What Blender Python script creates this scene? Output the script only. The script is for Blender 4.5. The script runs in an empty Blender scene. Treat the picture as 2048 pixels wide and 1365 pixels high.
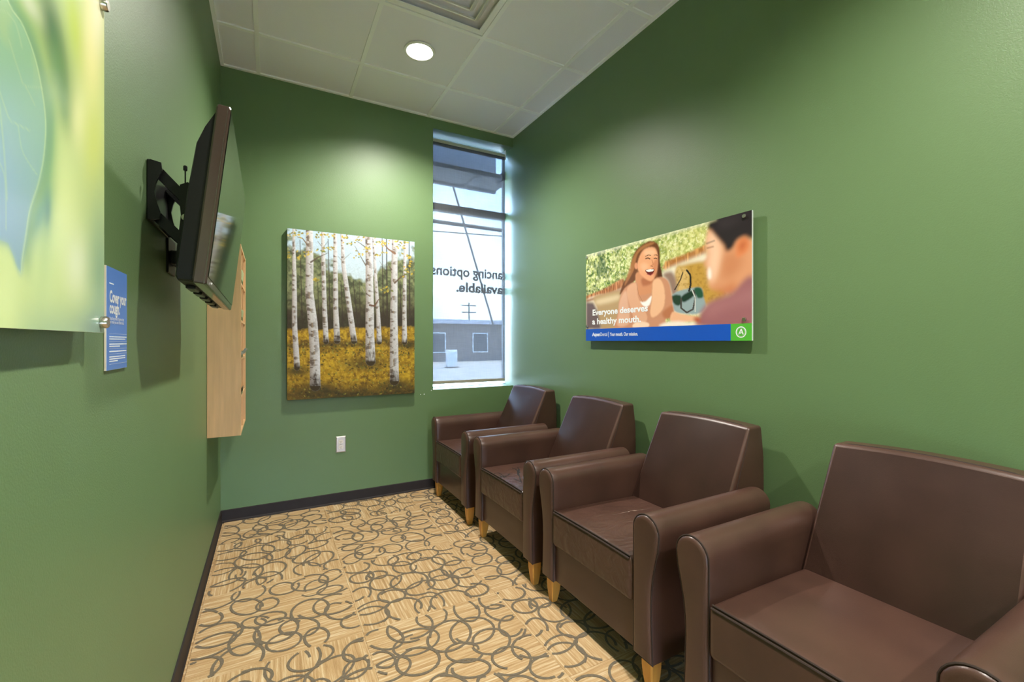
import bpy, bmesh, math, random
import numpy as np
from mathutils import Vector, Matrix

# ------------------------------------------------------------------ camera, world, light
SC = bpy.context.scene
COL = SC.collection
PI = math.pi
cam_d = bpy.data.cameras.new('camera'); cam = bpy.data.objects.new('camera', cam_d); COL.objects.link(cam)
cam_d.sensor_width = 36.0; cam_d.lens = 888.0/2048*36; cam_d.clip_start = .02; cam_d.clip_end = 400
CAMZ = 1.2115; YAW = math.atan2(484, 888)
cam.location = (0, 0, CAMZ); cam.rotation_euler = (PI/2, 0, -YAW)
SC.camera = cam
vs = SC.view_settings
vs.view_transform = 'Standard'; vs.look = 'None'; vs.gamma = 1; vs.use_curve_mapping = False
vs.exposure = 1.0
SC.cycles.use_denoising = True
SC.cycles.max_bounces = 10; SC.cycles.diffuse_bounces = 6; SC.cycles.transparent_max_bounces = 16
SC.cycles.sample_clamp_indirect = 6

SKY_STRENGTH = 23.0
sun_d = bpy.data.lights.new('sun', 'SUN'); sun_d.energy = 38.0; sun_d.angle = .01; sun_d.color = (1.0, .90, .78)
sun = bpy.data.objects.new('sun', sun_d); COL.objects.link(sun); sun.location = (20, 0, 30); sun.rotation_euler = (0, math.radians(38), 0)
DOWN_W = 132.0            # each recessed lamp
W = bpy.data.worlds.new('sky'); SC.world = W; W.use_nodes = True
nt = W.node_tree; nt.nodes.clear()
out = nt.nodes.new('ShaderNodeOutputWorld'); bg = nt.nodes.new('ShaderNodeBackground')
tc = nt.nodes.new('ShaderNodeTexCoord'); sep = nt.nodes.new('ShaderNodeSeparateXYZ'); ramp = nt.nodes.new('ShaderNodeValToRGB')
nz = nt.nodes.new('ShaderNodeTexNoise'); nz.inputs['Scale'].default_value = 3.2; nz.inputs['Detail'].default_value = 5
mixc = nt.nodes.new('ShaderNodeMix'); mixc.data_type = 'RGBA'
rmp2 = nt.nodes.new('ShaderNodeValToRGB')
rmp2.color_ramp.elements[0].position = .42; rmp2.color_ramp.elements[1].position = .66
ramp.color_ramp.elements[0].position = 0.0; ramp.color_ramp.elements[0].color = (.44, .64, 1.0, 1)
ramp.color_ramp.elements[1].position = .7; ramp.color_ramp.elements[1].color = (.16, .36, .85, 1)
nt.links.new(tc.outputs['Generated'], sep.inputs[0]); nt.links.new(sep.outputs['Z'], ramp.inputs[0])
nt.links.new(tc.outputs['Generated'], nz.inputs['Vector']); nt.links.new(nz.outputs['Fac'], rmp2.inputs[0])
nt.links.new(rmp2.outputs['Color'], mixc.inputs['Factor']); nt.links.new(ramp.outputs['Color'], mixc.inputs[6])
mixc.inputs[7].default_value = (.68, .83, 1.0, 1)
nt.links.new(mixc.outputs[2], bg.inputs['Color']); bg.inputs['Strength'].default_value = SKY_STRENGTH
nt.links.new(bg.outputs[0], out.inputs[0])

# ------------------------------------------------------------------ dimensions
XL, XR, YB, YF, ZC = -.289, 1.933, 3.525, -1.9, 3.048
TILE = .6096

# ------------------------------------------------------------------ helpers
def lin(c):
    c = np.asarray(c, float)/255.0
    return np.where(c <= .04045, c/12.92, ((c+.055)/1.055)**2.4)
def rgba(c): l = lin(c); return (float(l[0]), float(l[1]), float(l[2]), 1.0)

def newmat(name):
    m = bpy.data.materials.new(name); m.use_nodes = True
    return m, m.node_tree, m.node_tree.nodes['Principled BSDF']

def mat(name, c, rough=.5, metal=0., var=0., vscale=8., bump=0., bscale=200., spec=.5, coat=0., stretch=None, c2=None):
    m, t, p = newmat(name)
    p.inputs['Base Color'].default_value = rgba(c); p.inputs['Roughness'].default_value = rough
    p.inputs['Metallic'].default_value = metal; p.inputs['Specular IOR Level'].default_value = spec
    p.inputs['Coat Weight'].default_value = coat; p.inputs['Coat Roughness'].default_value = .1
    co = t.nodes.new('ShaderNodeTexCoord'); mp = t.nodes.new('ShaderNodeMapping')
    if stretch: mp.inputs['Scale'].default_value = stretch
    t.links.new(co.outputs['Object'], mp.inputs['Vector'])
    if var > 0 or c2 is not None:
        n = t.nodes.new('ShaderNodeTexNoise'); n.inputs['Scale'].default_value = vscale; n.inputs['Detail'].default_value = 5
        t.links.new(mp.outputs[0], n.inputs['Vector'])
        r = t.nodes.new('ShaderNodeValToRGB'); r.color_ramp.elements[0].position = .3; r.color_ramp.elements[1].position = .7
        a = np.array(rgba(c)[:3])
        if c2 is not None: b = np.array(rgba(c2)[:3])
        else: b = np.clip(a*(1+var), 0, 1); a = a*(1-var)
        r.color_ramp.elements[0].color = (*a, 1); r.color_ramp.elements[1].color = (*b, 1)
        t.links.new(n.outputs['Fac'], r.inputs[0]); t.links.new(r.outputs['Color'], p.inputs['Base Color'])
    if bump > 0:
        n = t.nodes.new('ShaderNodeTexNoise'); n.inputs['Scale'].default_value = bscale; n.inputs['Detail'].default_value = 3
        t.links.new(mp.outputs[0], n.inputs['Vector'])
        b = t.nodes.new('ShaderNodeBump'); b.inputs['Strength'].default_value = bump; b.inputs['Distance'].default_value = .002
        t.links.new(n.outputs['Fac'], b.inputs['Height']); t.links.new(b.outputs[0], p.inputs['Normal'])
    return m

def emit(name, c, s):
    m, t, p = newmat(name)
    p.inputs['Base Color'].default_value = rgba(c)
    p.inputs['Emission Color'].default_value = rgba(c); p.inputs['Emission Strength'].default_value = s
    return m

def link(name, me, m=None, parent=None, loc=None):
    o = bpy.data.objects.new(name, me); COL.objects.link(o)
    if m is not None and me is not None: me.materials.append(m)
    if parent is not None: o.parent = parent
    if loc is not None: o.location = loc
    return o
def obj(name, bm, m=None, parent=None, smooth=False, loc=None):
    me = bpy.data.meshes.new(name)
    bmesh.ops.recalc_face_normals(bm, faces=bm.faces[:])
    bm.to_mesh(me); bm.free()
    if smooth:
        me.polygons.foreach_set('use_smooth', [True]*len(me.polygons))
        try: me.set_sharp_from_angle(angle=math.radians(40))
        except Exception: pass
    return link(name, me, m, parent, loc)
def tag(o, label=None, cat=None, group=None, kind=None):
    if label: o['label'] = label
    if cat: o['category'] = cat
    if group: o['group'] = group
    if kind: o['kind'] = kind
    return o
def thing(name, label, cat, loc=(0,0,0), rot=(0,0,0), group=None):
    o = bpy.data.objects.new(name, None); COL.objects.link(o)
    o.location = loc; o.rotation_euler = rot; o.empty_display_size = .05
    return tag(o, label, cat, group)
def struct(o): o['kind'] = 'structure'; return o
def copy_tree(o, parent=None):
    c = o.copy(); COL.objects.link(c); c.parent = parent
    for ch in [x for x in o.children]: copy_tree(ch, c)
    return c

def box(bm, x0, x1, y0, y1, z0, z1, bev=0., seg=2):
    r = bmesh.ops.create_cube(bm, size=1)
    vs_ = r['verts']
    for v in vs_:
        v.co = Vector((x0+(v.co.x+.5)*(x1-x0), y0+(v.co.y+.5)*(y1-y0), z0+(v.co.z+.5)*(z1-z0)))
    if bev > 0:
        es = list({e for v in vs_ for e in v.link_edges})
        bmesh.ops.bevel(bm, geom=es, offset=bev, segments=seg, profile=.5, affect='EDGES')
    return bm
def bx(x0, x1, y0, y1, z0, z1, bev=0., seg=2): return box(bmesh.new(), x0, x1, y0, y1, z0, z1, bev, seg)
def tube(bm, pts, r, n=8, closed=False, caps=True):
    pts = [Vector(p) for p in pts]; N = len(pts); rings = []
    up = Vector((0,0,1)); prev = None
    for i, p in enumerate(pts):
        a = pts[(i-1) % N] if (closed or i > 0) else p
        b = pts[(i+1) % N] if (closed or i < N-1) else p
        d = (b-a)
        d = d.normalized() if d.length > 1e-9 else Vector((0,0,1))
        if prev is None:
            u = d.cross(up)
            if u.length < .05: u = d.cross(Vector((0,1,0)))
        else: u = prev - d*prev.dot(d)
        u.normalize(); prev = u; w = d.cross(u)
        rr = r[i] if isinstance(r, (list, tuple)) else r
        rings.append([bm.verts.new(p+u*math.cos(2*PI*k/n)*rr+w*math.sin(2*PI*k/n)*rr) for k in range(n)])
    for i in range(N if closed else N-1):
        A = rings[i]; B = rings[(i+1) % N]
        for k in range(n): bm.faces.new((A[k], A[(k+1)%n], B[(k+1)%n], B[k]))
    if caps and not closed: bm.faces.new(rings[0][::-1]); bm.faces.new(rings[-1])
    return bm
def lathe(bm, prof, c=(0,0,0), axis='Z', n=24, capped=True):
    """prof: list of (r, h) along the axis"""
    rings = []
    for r, h in prof:
        ring = []
        for k in range(n):
            a, b = r*math.cos(2*PI*k/n), r*math.sin(2*PI*k/n)
            v = {'Z': (a, b, h), 'X': (h, a, b), 'Y': (a, h, b)}[axis]
            ring.append(bm.verts.new((c[0]+v[0], c[1]+v[1], c[2]+v[2])))
        rings.append(ring)
    for A, B in zip(rings, rings[1:]):
        for k in range(n): bm.faces.new((A[k], A[(k+1)%n], B[(k+1)%n], B[k]))
    if capped: bm.faces.new(rings[0][::-1]); bm.faces.new(rings[-1])
    return bm
def loft(bm, rings, caps=True):
    R = [[bm.verts.new(p) for p in r] for r in rings]; n = len(R[0])
    for A, B in zip(R, R[1:]):
        for k in range(n): bm.faces.new((A[k], A[(k+1)%n], B[(k+1)%n], B[k]))
    if caps: bm.faces.new(R[0][::-1]); bm.faces.new(R[-1])
    return bm
def prism_y(bm, poly_xz, y0, y1):
    return loft(bm, [[(x, y0, z) for x, z in poly_xz], [(x, y1, z) for x, z in poly_xz]])
def rbox(hx, hy, hz, r, nx=8, ny=8, nz=4, nr=3, fn=None):
    """rounded box with grid faces; fn deforms"""
    def ax(h, n):
        e = [math.tan(k/nr*PI/4)*r for k in range(nr+1)]
        inner = np.linspace(-(h-r), h-r, n+1)
        return [-(h-r)-e[k] for k in range(nr, 0, -1)] + list(inner) + [(h-r)+e[k] for k in range(1, nr+1)]
    A = [ax(hx, nx), ax(hy, ny), ax(hz, nz)]; H = (hx, hy, hz); bm = bmesh.new()
    for d in range(3):
        u, v = (d+1) % 3, (d+2) % 3
        for s in (-1, 1):
            g = []
            for a in A[u]:
                row = []
                for b in A[v]:
                    p = [0,0,0]; p[d] = s*H[d]; p[u] = a; p[v] = b
                    q = [max(-(H[i]-r), min(H[i]-r, p[i])) for i in range(3)]
                    dv = Vector([p[i]-q[i] for i in range(3)])
                    if dv.length > 1e-9: dv = dv.normalized()*r
                    row.append(bm.verts.new(Vector(q)+dv))
                g.append(row)
            for i in range(len(g)-1):
                for j in range(len(g[0])-1): bm.faces.new((g[i][j], g[i+1][j], g[i+1][j+1], g[i][j+1]))
    bmesh.ops.remove_doubles(bm, verts=bm.verts[:], dist=1e-5)
    if fn:
        for vv in bm.verts: vv.co = Vector(fn(vv.co.x, vv.co.y, vv.co.z))
    return bm

def text_mesh(s, size, bold=0., align='LEFT', space=1.0, shear=0.):
    cu = bpy.data.curves.new('lettering', 'FONT'); cu.body = s; cu.size = size; cu.align_x = align
    cu.offset = bold; cu.space_character = space; cu.shear = shear; cu.resolution_u = 3
    o = bpy.data.objects.new('lettering', cu); COL.objects.link(o)
    dg = bpy.context.evaluated_depsgraph_get()
    me = bpy.data.meshes.new_from_object(o.evaluated_get(dg))
    bpy.data.objects.remove(o); bpy.data.curves.remove(cu)
    me.name = 'lettering'; return me
def put_text(s, size, origin, ux, uz, m, parent, bold=0., width=None, align='LEFT', space=1.0):
    """lay the text in the plane (ux, uz) at origin (parent space); width stretches it"""
    me = text_mesh(s, size, bold, align, space)
    co = np.empty(len(me.vertices)*3, np.float32); me.vertices.foreach_get('co', co); co = co.reshape(-1, 3)
    k = 1.0
    if width: k = width/(co[:,0].max()-min(0., co[:,0].min()))
    P = np.array(origin)+np.outer(co[:,0]*k, ux)+np.outer(co[:,1], uz)
    me.vertices.foreach_set('co', P.astype(np.float32).ravel()); me.update()
    return link('lettering', me, m, parent)

# ------------------------------------------------------------------ painted prints (colour attribute on a fine sheet)
def homog(src, dst):
    A = []; b = []
    for (x, y), (u, v) in zip(src, dst):
        A += [[x,y,1,0,0,0,-u*x,-u*y],[0,0,0,x,y,1,-v*x,-v*y]]; b += [u, v]
    h = np.linalg.solve(np.array(A, float), np.array(b, float)); return np.append(h, 1).reshape(3, 3)
class Art:
    """a picture painted on a grid: u to the right, v down; shapes given in sketch coordinates"""
    def __init__(s, nu, nv, corners, seed=1):
        s.nu, s.nv = nu, nv; u, v = np.meshgrid(np.linspace(0,1,nu), np.linspace(0,1,nv))
        Hm = homog([(0,0),(1,0),(1,1),(0,1)], corners)
        w = Hm[2,0]*u+Hm[2,1]*v+1; s.X = (Hm[0,0]*u+Hm[0,1]*v+Hm[0,2])/w; s.Y = (Hm[1,0]*u+Hm[1,1]*v+Hm[1,2])/w
        s.u, s.v = u, v; s.C = np.ones((nv, nu, 3)); s.rng = np.random.default_rng(seed)
    def noise(s, fu, fv, octaves=3):
        o = np.zeros((s.nv, s.nu)); amp = 1.; tot = 0
        for k in range(octaves):
            a, b = max(2, int(fv)), max(2, int(fu)); g = s.rng.random((a+2, b+2))
            y = s.v*a; x = s.u*b; yi = y.astype(int); xi = x.astype(int); fy = y-yi; fx = x-xi
            fy = fy*fy*(3-2*fy); fx = fx*fx*(3-2*fx)
            o += amp*((g[yi,xi]*(1-fx)+g[yi,xi+1]*fx)*(1-fy)+(g[yi+1,xi]*(1-fx)+g[yi+1,xi+1]*fx)*fy)
            tot += amp; amp *= .55; fu *= 2; fv *= 2
        return o/tot
    def blur(s, m, k):
        for _ in range(2):
            for ax in (0, 1):
                pad = [(0,0)]*m.ndim; pad[ax] = (k, k); q = np.pad(m, pad, mode='edge').cumsum(ax)
                z = np.zeros_like(np.take(q, [0], ax)); q = np.concatenate([z, q], ax)
                n = m.shape[ax]; w = 2*k+1
                m = (np.take(q, range(w, w+n), ax)-np.take(q, range(0, n), ax))/w
        return m
    def inside(s, poly):
        P = np.array(poly, float); x0, y0 = P.min(0); x1, y1 = P.max(0)
        m = np.zeros(s.X.shape, bool); sel = (s.X >= x0)&(s.X <= x1)&(s.Y >= y0)&(s.Y <= y1)
        X, Y = s.X[sel], s.Y[sel]; r = np.zeros(X.shape, bool)
        for (ax_, ay), (bx_, by) in zip(P, np.roll(P, -1, 0)):
            c = (ay > Y) != (by > Y)
            if ay != by: r ^= c & (X < (bx_-ax_)*(Y-ay)/(by-ay)+ax_)
        m[sel] = r; return m.astype(float)
    def lay(s, m, c, a=1.):
        m = np.clip(m*a, 0, 1)[..., None]
        c = np.asarray(c, float)
        s.C = s.C*(1-m)+(lin(c) if c.ndim == 1 else c)*m
    def poly(s, p, c, soft=1, a=1.):
        m = s.inside(p); m = s.blur(m, soft) if soft else m; s.lay(m, c, a); return m
    def smooth(s, p, n=6):
        P = np.array(p, float); o = []
        N = len(P)
        for i in range(N):
            a, b, c, d = P[i-1], P[i], P[(i+1)%N], P[(i+2)%N]
            for k in range(n):
                t = k/n
                o.append(.5*((2*b)+(-a+c)*t+(2*a-5*b+4*c-d)*t*t+(-a+3*b-3*c+d)*t**3))
        return o
    def blob(s, p, c, soft=1, a=1.): return s.poly(s.smooth(p), c, soft, a)
    def ell(s, x, y, rx, ry, c, a=1., soft=.25, ang=0.):
        ca, sa = math.cos(ang), math.sin(ang); dx = s.X-x; dy = s.Y-y
        d = np.hypot((dx*ca+dy*sa)/rx, (-dx*sa+dy*ca)/ry)
        s.lay(np.clip((1-d)/soft+.5, 0, 1), c, a)
    def line(s, pts, w, c, a=1., soft=1.):
        """polyline with widths"""
        m = np.zeros(s.X.shape)
        ws = w if isinstance(w, (list, tuple)) else [w]*len(pts)
        for (p, q), (w0, w1) in zip(zip(pts, pts[1:]), zip(ws, ws[1:])):
            d = np.array(q, float)-np.array(p, float); L = max(d@d, 1e-9)
            t = np.clip(((s.X-p[0])*d[0]+(s.Y-p[1])*d[1])/L, 0, 1)
            dist = np.hypot(s.X-p[0]-t*d[0], s.Y-p[1]-t*d[1]); hw = (w0+(w1-w0)*t)/2
            m = np.maximum(m, np.clip((hw-dist)/soft+.5, 0, 1))
        s.lay(m, c, a); return m
    def sheet(s, name, origin, du, dv, m, parent, gain=1.):
        """du: vector along u (full width), dv: vector along v (downwards, full height)"""
        P = np.array(origin)[None,None]+s.u[...,None]*np.array(du)+s.v[...,None]*np.array(dv)
        n = s.nu*s.nv; me = bpy.data.meshes.new(name)
        idx = np.arange(n).reshape(s.nv, s.nu)
        q = np.stack([idx[:-1,:-1], idx[1:,:-1], idx[1:,1:], idx[:-1,1:]], -1).reshape(-1, 4)
        me.vertices.add(n); me.vertices.foreach_set('co', P.astype(np.float32).ravel())
        me.loops.add(q.size); me.loops.foreach_set('vertex_index', q.astype(np.int32).ravel())
        me.polygons.add(len(q)); me.polygons.foreach_set('loop_start', np.arange(0, q.size, 4, dtype=np.int32))
        me.update(calc_edges=True)
        ca = me.color_attributes.new('paint', 'FLOAT_COLOR', 'POINT')
        ca.data.foreach_set('color', np.concatenate([np.clip(s.C*gain, 0, 1), np.ones((s.nv, s.nu, 1))], -1).astype(np.float32).ravel())
        return link(name, me, m, parent)
def print_mat(name, rough, bump=0.):
    m, t, p = newmat(name); a = t.nodes.new('ShaderNodeAttribute'); a.attribute_name = 'paint'
    t.links.new(a.outputs['Color'], p.inputs['Base Color']); p.inputs['Roughness'].default_value = rough
    if bump:
        n = t.nodes.new('ShaderNodeTexNoise'); n.inputs['Scale'].default_value = 180
        co = t.nodes.new('ShaderNodeTexCoord'); t.links.new(co.outputs['Object'], n.inputs['Vector'])
        b = t.nodes.new('ShaderNodeBump'); b.inputs['Strength'].default_value = bump; b.inputs['Distance'].default_value = .001
        t.links.new(n.outputs['Fac'], b.inputs['Height']); t.links.new(b.outputs[0], p.inputs['Normal'])
    return m

# ------------------------------------------------------------------ materials
M = {}
M['wall'] = mat('green_paint', (99,126,84), .45, var=.03, vscale=1.5, bump=.25, bscale=260)
M['ceil'] = mat('ceiling_tile', (238,236,242), .95, var=.03, vscale=300, bump=.6, bscale=420)
M['tee'] = mat('white_tee', (244,244,244), .5)
M['white_metal'] = mat('white_metal', (236,235,233), .45)
M['base'] = mat('dark_baseboard', (42,36,35), .6, var=.08, vscale=20, spec=.3)
M['chrome'] = mat('brushed_steel', (200,196,190), .25, metal=1.)
M['black'] = mat('black_plastic', (9,9,10), .4, spec=.3)
M['black_metal'] = mat('black_metal', (11,10,12), .32, spec=.4)
M['gloss_black'] = mat('gloss_black', (20,17,18), .12, coat=.6)
M['screen'] = mat('dark_screen', (10,14,13), .06, spec=.9)
M['oak'] = mat('light_oak', (208,168,120), .45, var=.10, vscale=6, stretch=(8,8,.6), bump=.1, bscale=60)
M['maple'] = mat('maple_leg', (214,150,66), .35, var=.12, vscale=8, stretch=(6,6,.8))
M['ivory'] = mat('ivory_plastic', (226,218,206), .4)
M['slot'] = mat('dark_slot', (30,26,24), .6)
M['steel_plate'] = mat('stainless_plate', (205,200,198), .3, metal=.6)
M['canvas'] = mat('canvas_edge', (44,50,36), .8, var=.2, vscale=30)
M['acrylic_edge'] = mat('acrylic_edge', (210,214,208), .2)
M['white_print'] = mat('white_print', (238,240,244), .5)
M['blue'] = mat('blue_print', (18,84,190), .3)
M['green_print'] = mat('green_print', (84,178,58), .3)
M['sign_blue'] = mat('sign_blue', (92,136,214), .45)
M['sign_edge'] = mat('sign_edge', (202,190,170), .6)
M['hem'] = mat('hem_bar', (150,142,128), .5)
M['alu'] = mat('window_aluminium', (206,214,218), .4)
M['vinyl'] = mat('window_lettering', (52,60,72), .6)
M['stitch'] = mat('stitch_thread', (50,36,31), .7)
M['leaflet_green'] = mat('leaflet_green', (176,186,140), .35)
M['leaflet_white'] = mat('leaflet_white', (196,206,198), .3)
M['leaflet_dark'] = mat('leaflet_dark', (40,46,50), .3)

def leather(name, wear=None, dark=1.):
    m, t, p = newmat(name)
    co = t.nodes.new('ShaderNodeTexCoord')
    n = t.nodes.new('ShaderNodeTexNoise'); n.inputs['Scale'].default_value = 5; n.inputs['Detail'].default_value = 6
    t.links.new(co.outputs['Object'], n.inputs['Vector'])
    r = t.nodes.new('ShaderNodeValToRGB'); r.color_ramp.elements[0].position = .3; r.color_ramp.elements[1].position = .75
    r.color_ramp.elements[0].color = rgba((70,49,42)); r.color_ramp.elements[1].color = rgba((86,60,51))
    t.links.new(n.outputs['Fac'], r.inputs[0]); colr = r.outputs['Color']
    rr = t.nodes.new('ShaderNodeMapRange'); rr.inputs['To Min'].default_value = .26; rr.inputs['To Max'].default_value = .38
    t.links.new(n.outputs['Fac'], rr.inputs['Value']); t.links.new(rr.outputs[0], p.inputs['Roughness'])
    g = t.nodes.new('ShaderNodeTexVoronoi'); g.inputs['Scale'].default_value = 420
    t.links.new(co.outputs['Object'], g.inputs['Vector'])
    b = t.nodes.new('ShaderNodeBump'); b.inputs['Strength'].default_value = .12; b.inputs['Distance'].default_value = .001
    t.links.new(g.outputs['Distance'], b.inputs['Height'])
    last = b
    if wear in ('torn', 'creased', 'light'):
        w = t.nodes.new('ShaderNodeTexNoise'); w.inputs['Scale'].default_value = 7; w.inputs['Detail'].default_value = 3; w.inputs['Distortion'].default_value = 1.2
        mp = t.nodes.new('ShaderNodeMapping'); mp.inputs['Scale'].default_value = (1.0, 1.8, 2.2)
        t.links.new(co.outputs['Object'], mp.inputs['Vector']); t.links.new(mp.outputs[0], w.inputs['Vector'])
        b2 = t.nodes.new('ShaderNodeBump'); b2.inputs['Strength'].default_value = .55 if wear != 'light' else .3; b2.inputs['Distance'].default_value = .012
        t.links.new(w.outputs['Fac'], b2.inputs['Height']); t.links.new(b.outputs[0], b2.inputs['Normal']); last = b2
    if wear == 'stain':
        v = t.nodes.new('ShaderNodeTexNoise'); v.inputs['Scale'].default_value = 9; v.inputs['Detail'].default_value = 4
        t.links.new(co.outputs['Object'], v.inputs['Vector'])
        gt = t.nodes.new('ShaderNodeMapRange'); gt.inputs['From Min'].default_value = .6; gt.inputs['From Max'].default_value = .75; gt.inputs['To Max'].default_value = .35
        t.links.new(v.outputs['Fac'], gt.inputs['Value'])
        mx = t.nodes.new('ShaderNodeMix'); mx.data_type = 'RGBA'; t.links.new(gt.outputs[0], mx.inputs['Factor'])
        t.links.new(colr, mx.inputs[6]); mx.inputs[7].default_value = rgba((62,46,38)); colr = mx.outputs[2]
    t.links.new(colr, p.inputs['Base Color']); t.links.new(last.outputs[0], p.inputs['Normal'])
    return m
M['leather'] = leather('brown_leather')
M['leather_torn'] = leather('brown_leather_torn', 'torn')
M['leather_creased'] = leather('brown_leather_creased', 'creased')
M['leather_light'] = leather('brown_leather_soft_creases', 'light')
M['leather_stain'] = leather('brown_leather_stained', 'stain')

def carpet_mat():
    m, t, p = newmat('striped_carpet')
    co = t.nodes.new('ShaderNodeTexCoord'); oi = t.nodes.new('ShaderNodeObjectInfo')
    add = t.nodes.new('ShaderNodeVectorMath'); t.links.new(co.outputs['Object'], add.inputs[0])
    cx = t.nodes.new('ShaderNodeCombineXYZ'); mu = t.nodes.new('ShaderNodeMath'); mu.operation = 'MULTIPLY'; mu.inputs[1].default_value = 37
    t.links.new(oi.outputs['Random'], mu.inputs[0]); t.links.new(mu.outputs[0], cx.inputs['X']); t.links.new(mu.outputs[0], cx.inputs['Y'])
    t.links.new(cx.outputs[0], add.inputs[1])
    mp = t.nodes.new('ShaderNodeMapping'); mp.inputs['Scale'].default_value = (4.5, 105, 1); t.links.new(add.outputs[0], mp.inputs['Vector'])
    n = t.nodes.new('ShaderNodeTexNoise'); n.inputs['Scale'].default_value = 1; n.inputs['Detail'].default_value = 4; n.inputs['Roughness'].default_value = .65
    t.links.new(mp.outputs[0], n.inputs['Vector'])
    r = t.nodes.new('ShaderNodeValToRGB'); e = r.color_ramp.elements
    e[0].position = .33; e[0].color = rgba((162,130,90)); e[1].position = .68; e[1].color = rgba((214,194,160))
    k = e.new(.5); k.color = rgba((186,155,113))
    t.links.new(n.outputs['Fac'], r.inputs[0]); t.links.new(r.outputs['Color'], p.inputs['Base Color'])
    p.inputs['Roughness'].default_value = .95; p.inputs['Specular IOR Level'].default_value = .15
    f = t.nodes.new('ShaderNodeTexNoise'); f.inputs['Scale'].default_value = 1.; f.inputs['Detail'].default_value = 2
    m2 = t.nodes.new('ShaderNodeMapping'); m2.inputs['Scale'].default_value = (160, 320, 1); t.links.new(add.outputs[0], m2.inputs['Vector']); t.links.new(m2.outputs[0], f.inputs['Vector'])
    b = t.nodes.new('ShaderNodeBump'); b.inputs['Strength'].default_value = .7; b.inputs['Distance'].default_value = .003
    t.links.new(f.outputs['Fac'], b.inputs['Height']); t.links.new(b.outputs[0], p.inputs['Normal'])
    return m
M['carpet'] = carpet_mat()
M['loop'] = mat('loop_yarn', (112,102,87), .95, var=.14, vscale=160, bump=.6, bscale=500, spec=.1)

def shade_mat():
    m, t, p = newmat('sheer_shade_fabric'); t.nodes.remove(p)
    o = t.nodes['Material Output']
    tr = t.nodes.new('ShaderNodeBsdfTransparent'); tr.inputs[0].default_value = (.058, .059, .060, 1); df = t.nodes.new('ShaderNodeBsdfDiffuse'); tl = t.nodes.new('ShaderNodeBsdfTranslucent')
    co = t.nodes.new('ShaderNodeTexCoord'); mp = t.nodes.new('ShaderNodeMapping'); mp.inputs['Scale'].default_value = (420, 1, 12)
    n = t.nodes.new('ShaderNodeTexNoise'); n.inputs['Scale'].default_value = 1; n.inputs['Detail'].default_value = 2
    mp2 = t.nodes.new('ShaderNodeMapping'); mp2.inputs['Scale'].default_value = (12, 1, 420)
    n2 = t.nodes.new('ShaderNodeTexNoise'); n2.inputs['Scale'].default_value = 1; n2.inputs['Detail'].default_value = 2
    for a, b in ((mp, n), (mp2, n2)):
        t.links.new(co.outputs['Object'], a.inputs['Vector']); t.links.new(a.outputs[0], b.inputs['Vector'])
    ad = t.nodes.new('ShaderNodeMath'); ad.operation = 'ADD'; t.links.new(n.outputs['Fac'], ad.inputs[0]); t.links.new(n2.outputs['Fac'], ad.inputs[1])
    mr = t.nodes.new('ShaderNodeMapRange'); mr.inputs['From Min'].default_value = .6; mr.inputs['From Max'].default_value = 1.4
    mr.inputs['To Min'].default_value = .34; mr.inputs['To Max'].default_value = .24
    t.links.new(ad.outputs[0], mr.inputs['Value'])
    df.inputs['Color'].default_value = rgba((146,144,138)); tl.inputs['Color'].default_value = rgba((132,132,132))
    m1 = t.nodes.new('ShaderNodeMixShader'); m1.inputs[0].default_value = .2; t.links.new(df.outputs[0], m1.inputs[1]); t.links.new(tl.outputs[0], m1.inputs[2])
    m2 = t.nodes.new('ShaderNodeMixShader'); t.links.new(mr.outputs[0], m2.inputs[0]); t.links.new(tr.outputs[0], m2.inputs[1]); t.links.new(m1.outputs[0], m2.inputs[2])
    t.links.new(m2.outputs[0], o.inputs[0]); return m
M['shade'] = shade_mat()
def glass_mat():
    m, t, p = newmat('window_glass'); t.nodes.remove(p); o = t.nodes['Material Output']
    tr = t.nodes.new('ShaderNodeBsdfTransparent'); tr.inputs[0].default_value = (.9, .95, .96, 1)
    gl = t.nodes.new('ShaderNodeBsdfGlossy'); gl.inputs['Roughness'].default_value = .02
    fr = t.nodes.new('ShaderNodeFresnel'); fr.inputs['IOR'].default_value = 1.45
    mx = t.nodes.new('ShaderNodeMixShader'); t.links.new(fr.outputs[0], mx.inputs[0]); t.links.new(tr.outputs[0], mx.inputs[1]); t.links.new(gl.outputs[0], mx.inputs[2])
    t.links.new(mx.outputs[0], o.inputs[0]); return m
M['glass'] = glass_mat()

# ------------------------------------------------------------------ room shell
WX0, WX1, WZ0, WZ1 = 1.18, XR, .81, 2.967        # window opening in the back wall
WD = .16                                          # depth of the reveal
T = .12
struct(obj('floor', bx(XL, XR, YF, YB, -.06, -.006), M['carpet']))
fl = bpy.data.objects['floor']
struct(obj('wall_left', bx(XL-T, XL, YF-T, YB+WD, -.06, ZC+.05), M['wall']))
struct(obj('wall_right', bx(XR, XR+T, YF-T, YB+WD, -.06, ZC+.05), M['wall']))
bm = bmesh.new(); FZ = .5
box(bm, XL, XR, YF-T, YF, FZ, ZC+.05); box(bm, XL, XR, YF-T, YF, -.06, .12)
struct(obj('wall_front', bm, M['wall']))
w2_ = struct(bpy.data.objects.new('fill_window', None)); COL.objects.link(w2_); w2_['label'] = 'low glazed strip added behind the camera for daylight fill'  # unseen glazing, added so daylight fills the room from behind
for k in range(4):
    xx = XL+.02+(XR-XL-.04)*k/3; obj('mullion', bx(xx-.02, xx+.02, YF-.08, YF-.04, .12, FZ), M['alu'], w2_)
for k in range(3):
    xa = XL+.02+(XR-XL-.04)*k/3; obj('pane', bx(xa+.02, xa+(XR-XL-.04)/3-.02, YF-.063, YF-.057, .12, FZ), M['glass'], w2_)
bm = bmesh.new()
box(bm, XL, WX0, YB, YB+WD, -.06, ZC+.05)
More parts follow.
